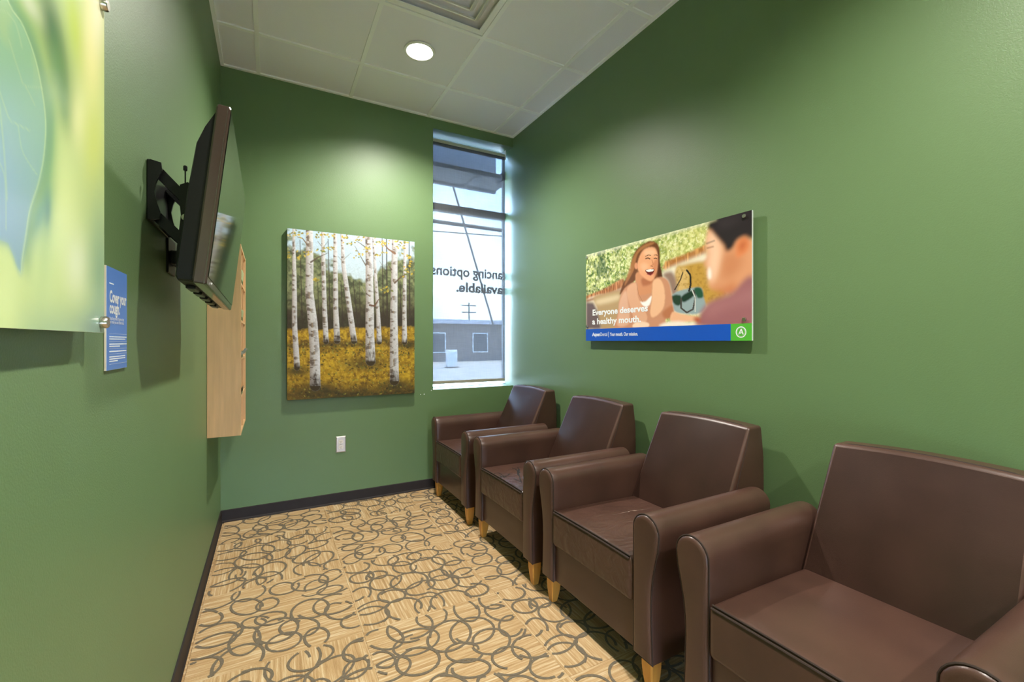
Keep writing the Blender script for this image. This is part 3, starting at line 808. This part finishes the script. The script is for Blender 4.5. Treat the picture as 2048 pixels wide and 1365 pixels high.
LV = [(150,110,40,14),(205,112,26,10),(325,120,22,10),(380,124,30,10),(235,232,34,12),(335,215,24,12),(480,140,24,8),(520,175,28,12),(570,150,34,12),(565,240,34,22),(700,180,26,14),(710,250,28,10),(745,178,40,12),(845,210,36,22),(890,270,24,10),(848,180,30,8),(905,330,18,24),(740,480,26,22),(862,360,14,24),(390,205,20,10),(290,405,10,10),(190,258,12,10),(620,205,14,10),(115,250,14,20)]
for x, y, sx, sy in LV:
    for k in range(9):
        A.ell(x+rg.normal()*sx*.75, y+rg.normal()*sy*.8, rg.uniform(5, 10), rg.uniform(3.5, 6), [(196,168,52),(168,150,56),(120,128,58),(212,186,84),(150,132,40)][rg.integers(5)], .95, .5, rg.uniform(-1, 1))
A.C *= (1+(A.noise(150, 200, 1)-.5)*.22)[..., None]
PX0, PX1, PZ0, PZ1 = .105, 1.015, .795, 2.005
t = thing('birch_painting', 'unframed canvas painting of white birch trunks over yellow meadow', 'painting', ((PX0+PX1)/2, YB, (PZ0+PZ1)/2))
w2, h2 = (PX1-PX0)/2, (PZ1-PZ0)/2
obj('canvas', bx(-w2, w2, -.036, -.002, -h2, h2, .003, 2), M['canvas'], t)
A.sheet('painted_surface', (-w2+.001, -.0365, h2-.001), (2*w2-.002, 0, 0), (0, 0, -2*h2+.002), print_mat('oil_paint', .75, .35), t, .82)

# ------------------------------------------------------------------ wide clinic poster on the right wall
A = Art(420, 208, [(100,492),(1557,88),(1557,1232),(103,1240)], 11)
X, Y = A.X, A.Y
A.C[:] = lin((190,196,120))
n1 = A.noise(26, 13); n2 = A.noise(80, 40); n3 = A.noise(130, 65, 2)
A.lay(np.clip((n1-.38)*3, 0, 1), (150,176,92)); A.lay(np.clip((n2-.5)*5, 0, 1), (226,232,170)); A.lay(np.clip((.46-n2)*5, 0, 1), (96,132,62), .8); A.lay(np.clip((n3-.62)*6, 0, 1), (246,246,216), .8)
A.lay(np.clip((X-600)/500, 0, 1)*.35, (236,226,130)); A.lay(np.clip((.46-n1)*4, 0, 1)*np.clip((560-X)/300, 0, 1), (62,98,64), .8); A.lay(np.clip((.44-n2)*5, 0, 1)*np.clip((560-X)/300, 0, 1), (44,76,52), .7)
A.lay(np.clip((60-np.abs(Y-(470-(X-100)*.277)))/60, 0, 1)*.8, (242,240,226))
# reed fence
m = A.inside([(103,850),(230,800),(430,690),(460,780),(300,850),(105,905)]); A.lay(A.blur(m, 2), (156,84,52), .9); A.lay(m*np.clip((A.noise(200, 6, 1)-.5)*6, 0, 1), (216,150,104), .9)
m = A.inside([(770,600),(800,540),(960,480),(1160,390),(1160,480),(960,560),(800,620)]); A.lay(A.blur(m, 2), (176,104,52), .9); A.lay(m*np.clip((A.noise(200, 6, 1)-.5)*6, 0, 1), (226,166,100), .9)
# sofa and cushions
A.blob([(103,890),(300,830),(440,780),(440,900),(420,1140),(103,1140)], (236,220,196), 2)
A.poly([(103,885),(440,780),(440,795),(103,905)], (150,90,60), 2)
A.blob([(170,860),(300,820),(410,815),(390,1000),(380,1140),(240,1140),(200,960)], (186,156,116), 2); A.blob([(190,890),(380,840),(380,880),(220,920)], (228,208,172), 4)
A.poly([(103,900),(165,905),(205,980),(236,1140),(103,1140)], (110,94,98), 3)
A.poly([(760,640),(860,590),(1150,470),(1300,520),(1330,900),(1100,1010),(850,1000)], (244,234,216), 4)
A.blob([(890,600),(960,570),(1100,540),(1300,560),(1330,860),(1150,930),(1000,900),(890,800)], (196,154,72), 3); A.blob([(900,600),(960,600),(1000,640),(980,820),(900,800),(880,700)], (218,182,116), 2)
A.lay(A.inside([(890,600),(1300,540),(1330,860),(1150,930),(890,800)])*np.clip((n2-.5)*4, 0, 1), (164,124,52), .6)
A.blob([(770,660),(850,630),(890,700),(900,820),(860,850),(820,720)], (150,122,110), 3)
# bag
A.blob([(850,850),(920,800),(1100,770),(1130,850),(1150,940),(1080,1000),(900,990),(860,920)], (150,170,176), 1); A.blob([(850,850),(930,840),(930,920),(880,920)], (38,66,52), 1); A.blob([(940,850),(1040,790),(1060,830),(960,900)], (30,56,46), 1); A.blob([(1050,780),(1110,775),(1130,850),(1080,860)], (40,86,66), 1)
A.line([(880,790),(930,700),(950,640)], 10, (60,48,40)); A.line([(985,620),(1015,660),(1020,740),(1005,800)], 16, (42,38,36)); A.line([(935,870),(935,950),(985,990),(1040,960),(1060,860),(1045,800)], 14, (72,70,68)); A.line([(1030,790),(1060,860),(1060,980)], 9, (210,214,210))
# woman: hair, neck, cardigan, face
HB = (112,66,40)
A.blob([(640,372),(700,372),(742,420),(748,560),(770,690),(720,715),(680,700),(640,640),(560,690),(470,770),(398,835),(430,730),(488,640),(500,540),(545,440)], HB, 1)
A.blob([(660,380),(700,385),(560,470),(520,620),(440,760),(470,640),(520,500),(580,420)], (176,116,72), 1, .85); A.blob([(735,440),(748,560),(768,680),(735,690),(725,560)], (82,44,28), 1)
A.blob([(550,640),(690,660),(690,760),(660,870),(610,905),(560,860),(535,740)], (214,146,106), 1); A.blob([(590,690),(680,700),(670,740),(600,760)], (170,98,66), 2, .8)
A.blob([(566,898),(620,896),(676,846),(672,890),(652,930),(618,940)], (252,248,246), 1)
A.blob([(470,800),(560,840),(680,820),(780,780),(800,1000),(640,1100),(480,1060)], (206,146,114), 1); A.blob([(566,898),(620,896),(676,846),(672,890),(652,930),(618,940)], (252,248,246), 1)
A.blob([(400,860),(450,770),(540,725),(556,800),(572,900),(640,1035),(660,960),(680,850),(690,715),(760,680),(820,715),(846,800),(862,920),(868,1020),(800,1050),(770,1118),(372,1130),(380,1000)], (206,146,114), 1)
A.blob([(460,790),(540,735),(560,860),(640,1040),(560,1110),(500,980)], (226,172,140), 1); A.blob([(690,720),(750,700),(790,800),(780,950),(700,1030),(665,1000),(680,860)], (240,188,150), 1); A.blob([(400,880),(450,800),(470,900),(480,1080),(380,1110),(385,1000)], (230,184,158), 2, .8); A.blob([(800,960),(862,930),(868,1020),(800,1045),(770,1000)], (176,104,66), 2, .7)
A.blob([(585,470),(640,425),(700,425),(728,480),(730,560),(718,640),(690,700),(660,716),(612,690),(566,640),(550,570)], (236,168,126), 1)
A.blob([(610,450),(690,440),(715,470),(690,490),(620,490)], (248,198,160), 3, .8); A.blob([(690,560),(728,520),(726,610),(705,680),(690,640)], (206,130,92), 2, .8); A.blob([(575,580),(620,560),(650,590),(610,630)], (246,188,150), 3, .8)
A.line([(622,500),(648,488),(668,492)], 6, (92,56,36), 1, 2); A.line([(698,490),(716,486),(724,492)], 6, (92,56,36), 1, 2); A.line([(624,520),(645,514),(660,522)], 9, (66,38,28), 1, 3); A.line([(697,520),(712,514),(722,520)], 8, (66,38,28), 1, 3)
A.line([(678,530),(690,570),(672,582)], 5, (196,120,84), 1, 3); A.line([(668,585),(684,588)], 6, (160,86,60), 1, 3)
A.blob([(620,622),(660,612),(698,608),(694,640),(670,662),(640,654)], (108,34,32), 0); A.blob([(628,622),(662,615),(693,612),(688,628),(655,636),(634,632)], (254,250,246), 0); A.line([(634,655),(668,668),(692,648)], 6, (202,104,92), 1, 2)
A.ell(540, 585, 14, 28, (222,150,112), 1, .4)
A.line([(546,740),(562,830),(600,900)], 3, (160,110,80), .8, 2)
# forearms and hands, table
A.blob([(860,985),(930,1000),(1010,1015),(1090,1030),(1100,1060),(1000,1070),(900,1080),(840,1060)], (240,184,146), 1); A.blob([(520,1090),(580,1070),(650,1085),(640,1118),(520,1125)], (250,216,190), 1)
A.blob([(790,1080),(900,1065),(1000,1075),(1100,1070),(1100,1100),(760,1116)], (250,238,226), 2)
# man, out of focus
A.blob([(1185,240),(1300,200),(1540,190),(1556,330),(1556,720),(1390,830),(1300,800),(1200,782),(1176,730),(1186,690),(1165,650),(1170,600),(1132,562),(1160,500),(1150,400),(1160,320)], (222,156,116), 3)
A.blob([(1185,270),(1260,330),(1290,430),(1280,560),(1240,680),(1190,740),(1180,640),(1165,560),(1180,470),(1160,380)], (250,206,176), 6, .9); A.blob([(1320,480),(1420,470),(1480,520),(1440,620),(1330,700),(1290,640)], (198,124,84), 8, .7); A.blob([(1200,780),(1300,770),(1400,720),(1420,800),(1340,850)], (196,112,70), 6, .7)
A.blob([(1420,380),(1480,320),(1530,350),(1530,430),(1470,490),(1420,500)], (224,136,88), 3); A.blob([(1440,400),(1490,350),(1510,390),(1460,460)], (190,96,60), 4, .8)
A.blob([(1180,200),(1260,170),(1400,130),(1556,80),(1570,330),(1490,318),(1420,360),(1390,420),(1335,452),(1310,400),(1250,330),(1200,270),(1170,250)], (44,36,42), 3); A.blob([(1250,200),(1380,160),(1480,140),(1400,200),(1290,240)], (72,62,68), 8, .6)
A.blob([(1180,590),(1196,620),(1200,680),(1180,700),(1168,650)], (252,244,236), 2); A.line([(1165,425),(1215,412)], 12, (150,90,60), .7, 14); A.line([(1160,385),(1225,360)], 12, (70,50,44), .6, 14)
A.blob([(1180,900),(1300,850),(1400,800),(1556,670),(1570,1100),(1090,1110),(1085,1050),(1110,980)], (158,102,108), 4); A.blob([(1200,930),(1400,860),(1556,800),(1556,860),(1300,950),(1150,1040)], (186,130,132), 10, .7); A.blob([(1040,1040),(1080,1030),(1110,1060),(1080,1080)], (180,80,50), 3)
PY0, PY1, QZ0, QZ1 = 1.234, 2.425, 1.213, 1.800
t = thing('clinic_poster', 'wide clinic poster of a laughing woman and dark haired man on green wall', 'poster', (XR, (PY0+PY1)/2, (QZ0+QZ1)/2))
hw, hh = (PY1-PY0)/2, (QZ1-QZ0)/2; SX = -.034
obj('panel', bx(SX, SX+.010, -hw, hw, -hh, hh, .0008, 1), M['acrylic_edge'], t)
A.sheet('photo_print', (SX-.0006, hw, hh), (0, -2*hw, 0), (0, 0, -2*hh), print_mat('poster_print', .22), t, 1.0)
GB = -hw+.104
st = obj('blue_band', bx(SX-.0012, SX-.0004, GB, hw, -hh, -hh+.079), M['blue'], t)
gs = obj('green_square', bx(SX-.0012, SX-.0004, -hw, GB, -hh, -hh+.079), M['green_print'], t)
U_, V_ = (0, -1, 0), (0, 0, 1); FX = SX-.0016
put_text('Everyone deserves', .054, (FX, hw-.069, -hh+.170), U_, V_, M['white_print'], t, .0017, .498)
put_text('a healthy mouth.', .054, (FX, hw-.069, -hh+.110), U_, V_, M['white_print'], t, .0017, .444)
put_text('Aspen', .034, (FX, hw-.069, -hh+.031), U_, V_, M['white_print'], st, .0008, .080)
put_text('Dental', .034, (FX, hw-.150, -hh+.031), U_, V_, M['white_print'], st, .0001, .070)
put_text('Your mouth. Our mission.', .030, (FX, hw-.245, -hh+.031), U_, V_, M['white_print'], st, .0007, .245)
obj('divider', bx(FX-.0003, FX, hw-.233, hw-.230, -hh+.022, -hh+.058), M['white_print'], st)
# round A emblem
cy_, cz_ = -hw+.052, -hh+.0395
bm = bmesh.new()
R = [[(FX, cy_+r*math.cos(2*PI*k/40), cz_+r*math.sin(2*PI*k/40)) for k in range(40)] for r in (.026, .0222)]; loft(bm, R, False)
R = [[(FX, cy_+r*math.cos(2*PI*k/40), cz_+r*math.sin(2*PI*k/40)) for k in range(40)] for r in (.0205, .0195)]; loft(bm, R, False)
obj('emblem_ring', bm, M['white_print'], gs)
bm = bmesh.new()
for poly in ([(-.001,.015),(.004,.015),(.0135,-.011),(.008,-.011),(-.0005,.009)], [(-.001,.015),(-.0135,-.011),(-.0085,-.011),(.0012,.009)], [(-.0105,-.006),(.002,-.0005),(.0035,-.0045),(-.009,-.0095)]):
    bm.faces.new([bm.verts.new((FX-.0002, cy_-a_, cz_+b_)) for a_, b_ in poly])
obj('emblem_letter', bm, M['white_print'], gs)
def standoff(parent, c, sgn, depth, r=.011):
    """metal cap and barrel along x; sgn: direction into the room"""
    bm = bmesh.new()
    lathe(bm, [(r*.8, sgn*.0012), (r*.8, sgn*(depth))], c, 'X', 16)
    o = obj('standoff', bm, M['chrome'], parent, True)
    b2 = bmesh.new(); c2 = (c[0]+sgn*depth, c[1], c[2])
    lathe(b2, [(r, 0), (r, sgn*.007), (r*.85, sgn*.0095), (r*.1, sgn*.0095)], c2, 'X', 20)
    obj('cap', b2, M['chrome'], o, True)
for y in (-hw+.034, hw-.016):
    for z in (-hh+.098, hh-.020): standoff(t, (0, y, z), -1, .0345, .0095)

# ------------------------------------------------------------------ big leaf panel on the left wall
LY0, LY1, LZ0, LZ1 = -.16, 1.033, 1.226, 1.826
LXS = .032
def lsk(y, z):       # sketch coordinates = photo pixels of the panel plane
    d = np.array([XL+LXS, y, z-CAMZ]); sx_, cx__ = math.sin(YAW), math.cos(YAW)
    dep = d[0]*sx_+d[1]*cx__; return (1024+888*(d[0]*cx__-d[1]*sx_)/dep, 683-888*d[2]/dep)
ys = .60
A = Art(190, 250, [lsk(ys, LZ1), lsk(LY1, LZ1), lsk(LY1, LZ0), lsk(ys, LZ0)], 21)
X, Y = A.X, A.Y
A.C[:] = lin((198,218,150))
def soft(x, y, rx, ry, c, a=1., ang=0.):
    ca, sa = math.cos(ang), math.sin(ang); dx = X-x; dy = Y-y
    d2 = ((dx*ca+dy*sa)/rx)**2+((-dx*sa+dy*ca)/ry)**2; A.lay(np.exp(-d2), c, a)
soft(30, 60, 60, 200, (120,168,92), .9); soft(105, 60, 22, 110, (66,104,70), .95, -.2); soft(125, 170, 16, 80, (96,140,86), .9, -.15)
soft(60, 10, 14, 40, (206,216,180), .8, -.5); soft(150, 50, 16, 90, (196,218,96), .9, -.15); soft(185, 90, 22, 160, (250,246,170), 1.); soft(195, 20, 16, 80, (255,252,214), .9)
soft(135, 230, 14, 40, (104,150,100), .8, -.1); soft(160, 240, 20, 60, (236,240,176), .9); soft(188, 290, 22, 90, (218,230,130), .9); soft(130, 420, 30, 120, (220,234,166), .9); soft(155, 530, 26, 60, (226,238,196), 1.); soft(90, 530, 30, 120, (206,228,164), .8)
soft(200, 560, 26, 160, (140,176,150), .8); soft(120, 680, 120, 60, (160,192,158), .9); soft(10, 600, 30, 100, (214,232,166), .9); soft(195, 660, 40, 40, (118,152,150), .8); soft(98, 300, 16, 200, (126,170,120), .8, .05); soft(80, 430, 16, 50, (120,166,150), .9, .3); soft(95, 420, 8, 40, (106,150,140), .8)
leafp = [(-400,-1200),(-90,-900),(-55,-450),(-20,-120),(15,0),(45,50),(68,110),(82,170),(91,240),(88,310),(76,370),(60,420),(52,470),(44,520),(42,546),(36,540),(22,500),(6,482),(-60,462),(-110,440),(-400,430)]
A.blob([(x+16, y+6) for x, y in leafp], (110,156,130), 4, .7)
A.blob(leafp, (146,188,148), 1)
mk = A.inside(A.smooth(leafp)); A.lay(mk*np.clip((A.noise(9, 9)-.45)*2.5, 0, 1), (166,196,140), .8); A.lay(A.blur(mk, 2)*np.clip((Y-120)/330, 0, 1), (134,168,184), .85)
soft_m = mk*np.exp(-((X+10)/70)**2-((Y-380)/190)**2); A.lay(soft_m, (146,176,208), .8)
def spl(P, n=6):
    P = [P[0]]+list(P)+[P[-1]]; o = []
    for a_, b_, c_, d_ in zip(P, P[1:], P[2:], P[3:]):
        a_, b_, c_, d_ = map(np.array, (a_, b_, c_, d_))
        for k in range(n): q = k/n; o.append(tuple(.5*((2*b_)+(-a_+c_)*q+(2*a_-5*b_+4*c_-d_)*q*q+(-a_+3*b_-3*c_+d_)*q**3)))
    return o+[tuple(P[-1])]
for P_, w in (([(-5,170),(10,215),(20,240),(36,250),(60,262)], 2.2), ([(-5,20),(14,26),(32,50),(44,96)], 2.0), ([(18,80),(30,120),(40,150),(50,172),(84,176)], 1.8), ([(-5,170),(8,300),(14,400)], 2.6), ([(50,172),(60,190),(70,212)], 1.4), ([(36,250),(44,300),(60,330),(74,350)], 1.4), ([(-4,320),(10,360),(12,460)], 1.8)):
    A.line(spl(P_), w, (176,204,158), .5, 2.5)
A.line(A.smooth(leafp)[18:90], 2.2, (196,222,170), .6, 2)
t = thing('leaf_panel', 'large acrylic print of a pale green leaf on left wall', 'wall art', (XL, 0, 0))
obj('acrylic_panel', bx(LXS-.010, LXS-.0006, LY0, LY1, LZ0, LZ1, .0006, 1), M['acrylic_edge'], t)
pm = print_mat('leaf_print', .2)
A.sheet('leaf_print', (LXS, ys, LZ1), (0, LY1-ys, 0), (0, 0, LZ0-LZ1), pm, t, 1.)
B = Art(120, 100, [(-500,0),(0,0),(0,660),(-500,660)], 22)      # the part of the print beside the camera
B.C[:] = lin((198,218,150)); B.lay(np.clip((B.noise(5, 5)-.4)*2, 0, 1), (176,204,140), .6)
lf = B.smooth([(30,-40),(30,548),(-150,525),(-300,430),(-385,260),(-410,-40)]); B.poly(lf, (146,188,148), 1)
lm = B.blur(B.inside(lf), 1); B.lay(lm*np.clip((B.noise(6, 6)-.45)*2.5, 0, 1), (166,196,140), .7); B.lay(lm*np.clip((B.Y-100)/350, 0, 1), (134,168,184), .85)
for P_ in ([(0,330),(-200,260),(-390,120)], [(-120,290),(-200,420)], [(-200,260),(-290,360)], [(-150,275),(-180,120)]): B.line(spl(P_), 6, (176,204,158), .5, 5)
B.sheet('leaf_print', (LXS, LY0, LZ1), (0, ys-LY0, 0), (0, 0, LZ0-LZ1), pm, t, 1.)
for y in (LY0+.03, LY1-.017):
    for z in (LZ0+.018, LZ1-.03): standoff(t, (0, y, z), 1, LXS+.0005, .0105)

# ------------------------------------------------------------------ cough sign
CY0, CY1, CZ0, CZ1 = 1.156, 1.297, 1.152, 1.362
t = thing('cough_sign', 'small blue sign reading Cover your cough on left wall', 'sign', (XL, CY0, CZ0))
cw, chh = CY1-CY0, CZ1-CZ0
obj('board', bx(.0006, .0045, 0, cw, 0, chh, .0006, 1), M['sign_edge'], t)
obj('blue_face', bx(.0045, .0052, .0006, cw-.0006, .0006, chh-.0006), M['sign_blue'], t)
FXs = .0056
put_text('Cover your', .033, (FXs, .016, .139), (0, 1, 0), V_, M['white_print'], t, .0011, .118)
put_text('cough.', .033, (FXs, .016, .1165), (0, 1, 0), V_, M['white_print'], t, .0011, .070)
put_text('Stop the spread of germs that', .0095, (FXs, .016, .103), (0, 1, 0), V_, M['white_print'], t, .0001, .100)
put_text('can make you and others sick.', .0095, (FXs, .016, .0955), (0, 1, 0), V_, M['white_print'], t, .0001, .100)
rs = random.Random(4)
def words(z, length):
    bm = bmesh.new(); y = .016
    while y < .016+length:
        l = rs.uniform(.004, .011); l = min(l, .016+length-y); box(bm, FXs-.0004, FXs, y, y+l, z, z+.0022); y += l+.0018
    obj('fine_print', bm, M['white_print'], t)
for z, l in ((.1755,.028),(.067,.12),(.0625,.11),(.052,.122),(.0475,.07),(.037,.12),(.026,.11),(.0215,.11),(.017,.055)): words(z, l)
bm = bmesh.new()
for z in (.074, .058, .0435, .0325, .012): box(bm, FXs-.0004, FXs, .016, .138, z, z+.0004)
obj('rule_line', bm, M['white_print'], t)

# ------------------------------------------------------------------ television and mount
TVC = (-.111, 1.703, 1.565); TILT = .111
t = thing('television', 'black flat television tilted down on the left wall', 'television', TVC, (-.019, TILT, 0))
Wt, Ht = .40, .225
bm = bmesh.new()
def rr_(hw_, hh_, x, r=.006):
    o = []
    for cx_, cz_, a0 in ((hw_-r, hh_-r, 0), (-hw_+r, hh_-r, 90), (-hw_+r, -hh_+r, 180), (hw_-r, -hh_+r, 270)):
        for k in range(4): a = math.radians(a0+k*30); o.append((x, cx_+r*math.cos(a), cz_+r*math.sin(a)))
    return o
loft(bm, [rr_(Wt-.004, Ht-.004, -.030), rr_(Wt, Ht, -.026), rr_(Wt, Ht, -.003), rr_(Wt-.003, Ht-.003, 0)])
bz = obj('bezel', bm, mat('bezel_gloss', (66,52,47), .12, spec=.8), t)  # reflected brown of chairs and floor put into the bezel's base colour
obj('silver_line', loft(bmesh.new(), [rr_(Wt+.0005, Ht+.0005, -.0065), rr_(Wt+.0005, Ht+.0005, -.005)], False), mat('bezel_trim', (120,112,106), .2, metal=.8), bz)
obj('screen', bx(.0002, .0016, -Wt+.009, Wt-.009, -Ht+.020, Ht-.009), M['screen'], t)
obj('power_light', lathe(bmesh.new(), [(.003, .0005), (.003, .0025)], (0, -.32, -Ht+.012), 'X', 10), M['white_print'], t)
prof = [(-.026, Ht-.012), (-.032, Ht-.018), (-.050, Ht-.060), (-.062, Ht-.105), (-.066, 0), (-.066, -Ht+.012), (-.060, -Ht+.003), (-.026, -Ht+.003)]
bm = bmesh.new(); loft(bm, [[(x*.92-.002, -Wt+.012, z*.985) for x, z in prof], [(x, -Wt+.022, z) for x, z in prof], [(x, Wt-.022, z) for x, z in prof], [(x*.92-.002, Wt-.012, z*.985) for x, z in prof]])
hs = obj('back_housing', bm, M['black'], t)
for k in range(5): obj('speaker_slot', bx(-.055, -.034, -.30+k*.13, -.30+k*.13+.08, -Ht-.006, -Ht+.004, .002, 1), M['black_metal'], hs)
for k in range(9): obj('vent_rib', bx(-.0685, -.064, -.24+k*.06, -.24+k*.06+.035, .02, .026), M['black_metal'], hs)

t = thing('television_mount', 'black steel tilting bracket holding the television to the left wall', 'wall mount', (XL, 1.5, 0))
pl_ = obj('wall_plate', bx(.001, .010, 0, .24, 1.535, 1.697, .002, 1), M['black_metal'], t)
for y in (.004, .236):
    P_ = [(.008,1.697),(.032,1.692),(.034,1.672),(.022,1.640),(.017,1.615),(.022,1.585),(.030,1.560),(.028,1.540),(.008,1.535)]
    obj('flange', prism_y(bmesh.new(), P_, y-.004, y+.004), M['black_metal'], t)
for y in (.035, .205):
    for a_, b_ in (((.018, 1.678), (.078, 1.612)), ((.018, 1.552), (.082, 1.486))):
        d = Vector((b_[0]-a_[0], 0, b_[1]-a_[1])).normalized(); n_ = Vector((-d.z, 0, d.x))*.013
        P_ = [(a_[0]+n_.x, a_[1]+n_.z), (b_[0]+n_.x, b_[1]+n_.z), (b_[0]-n_.x, b_[1]-n_.z), (a_[0]-n_.x, a_[1]-n_.z)]
        obj('arm', prism_y(bmesh.new(), P_, y-.012, y+.012), M['black_metal'], t)
    P_ = [(.070,1.645),(.088,1.655),(.104,1.640),(.100,1.600),(.094,1.545),(.086,1.480),(.078,1.425),(.062,1.410),(.060,1.440),(.066,1.500),(.072,1.560),(.068,1.610)]
    hk = obj('tilt_hook', prism_y(bmesh.new(), P_, y-.016, y+.016), M['black_metal'], t)
    obj('bolt', lathe(bmesh.new(), [(.009, -.0195), (.009, -.016), (.004, -.0155)], (.082, y, 1.555), 'Y', 14), M['chrome'], hk)
    obj('set_screw', tube(bmesh.new(), [(.080, y, 1.64), (.080, y, 1.69)], .0018, 6), M['black_metal'], hk)
    obj('screw_knob', lathe(bmesh.new(), [(.004, 1.690), (.005, 1.693), (.005, 1.702), (.004, 1.704)], (.080, y, 0), 'Z', 10), M['black_metal'], hk)
    P_ = [(.094, 1.41), (.103, 1.41), (.132, 1.70), (.123, 1.70)]
    obj('television_rail', prism_y(bmesh.new(), [(x-.012, z) for x, z in P_], y-.018, y+.018), M['black_metal'], t)
obj('cross_bar', tube(bmesh.new(), [(.075, .035, 1.60), (.075, .205, 1.60)], .009, 8), M['black_metal'], t)
obj('cross_bar', tube(bmesh.new(), [(.076, .035, 1.49), (.076, .205, 1.49)], .009, 8), M['black_metal'], t)
# power and signal plate behind the television
t = thing('cable_plate', 'dark cable plate with plugs on the wall behind the television', 'wall plate', (XL, 1.76, 1.43))
obj('plate', bx(0, .006, 0, .115, 0, .115, .002, 1), M['black'], t)
for k in range(2):
    p_ = obj('plug', bx(.006, .034, .02+k*.045, .05+k*.045, .03, .075, .003, 1), M['black_metal'], t)
    obj('cable', tube(bmesh.new(), [(.032, .035+k*.045, .05), (.055, .035+k*.045, .035), (.06, .03+k*.04, .06), (.085, .02, .11), (.105, .0, .14)], .0035, 6), M['black'], p_, True)

# ------------------------------------------------------------------ oak leaflet rack
RX, RY0, RY1, RZ0, RZ1, RD = XL, 2.785, 3.285, .705, 1.732, .153
t = thing('leaflet_rack', 'pale oak wall rack with open leaflet compartments below the television', 'wall rack', (RX, RY0, RZ0))
w, h = RY1-RY0, RZ1-RZ0; th = .014
obj('side_panel', bx(.001, RD, 0, th, 0, h, .0008, 1), M['oak'], t); obj('side_panel', bx(.001, RD, w-th, w, 0, h, .0008, 1), M['oak'], t)
obj('top_panel', bx(.001, RD-.001, th, w-th, h-th, h-.001), M['oak'], t); obj('bottom_panel', bx(.001, RD-.001, th, w-th, .001, th), M['oak'], t)
obj('back_panel', bx(.001, .008, th, w-th, th, h-th), M['oak'], t); obj('divider', bx(.008, RD-.002, w/2-.006, w/2+.006, th, h-th), M['oak'], t)
SH = [.205, .41, .615, .82]
for z in SH:
    for (a_, b_) in ((th, w/2-.006), (w/2+.006, w-th)):
        obj('shelf', bx(.008, RD-.002, a_, b_, z-.006, z+.006), M['oak'], t)
def leaflet(name, z, col, lb, out, curl, y0=.03, y1=.20):
    """a small stack leaning on its shelf with the top sheet curling out of the front"""
    tt = thing(name, lb, 'leaflets', (RX, RY0, RZ0+z+.0065), group='leaflets in the oak rack')
    a_ = [(.05, 0), (.10, .004), (.145, .010), (.150+out*.4, .018), (.150+out, .018+curl)]
    for k in range(3):
        pts = [(x-.004*k, zz+.0025*k+.0006) for x, zz in a_]
        P_ = pts+[(x, zz+.0012) for x, zz in pts[::-1]]
        obj('sheet', prism_y(bmesh.new(), P_, y0+.004*k, y1-.003*k), M[col], tt)
    obj('holder', bx(RD-.004, RD-.0015, y0-.01, y1+.01, 0, .035), M['glass'], tt)
leaflet('leaflet_stack', SH[3], 'leaflet_green', 'olive leaflets curling out of the highest shelf of the oak rack', .006, .050)
leaflet('leaflet_stack', SH[2], 'leaflet_green', 'olive leaflets on the second highest shelf of the oak rack', .006, .036)
leaflet('leaflet_stack', SH[1], 'leaflet_white', 'pale leaflets sticking furthest out of the oak rack', .026, .026)
leaflet('leaflet_stack', SH[0], 'leaflet_dark', 'dark leaflets on the lowest shelf of the oak rack', .012, .018)

# ------------------------------------------------------------------ electrical outlet
t = thing('electrical_outlet', 'steel duplex outlet plate low on the back green wall', 'outlet', (.4645, YB, .44))
bm = bmesh.new()
loft(bm, [[(x*.0350, -.0002, z*.0600) for x, z in ((-1,-1),(1,-1),(1,1),(-1,1))], [(x*.0350, -.002, z*.0600) for x, z in ((-1,-1),(1,-1),(1,1),(-1,1))], [(x*.029, -.0065, z*.053) for x, z in ((-1,-1),(1,-1),(1,1),(-1,1))]])
obj('plate', bm, M['steel_plate'], t)
for z in (.020, -.020):
    r_ = obj('receptacle', loft(bmesh.new(), [[(.0165*math.cos(a_), y_, z+max(-.0125, min(.0125, .0165*math.sin(a_)))) for a_ in np.linspace(0, 2*PI, 24, endpoint=False)] for y_ in (-.006, -.0085)]), M['ivory'], t)
    for x in (-.006, .006): obj('slot', bx(x-.0012, x+.0012, -.0089, -.0084, z-.003, z+.005), M['slot'], r_)
    obj('ground_hole', lathe(bmesh.new(), [(.0024, -.0089), (.0024, -.0084)], (0, 0, z-.0085), 'Y', 10), M['slot'], r_)
obj('screw', lathe(bmesh.new(), [(.003, -.0065), (.0025, -.0075)], (0, 0, 0), 'Y', 10), M['chrome'], t)
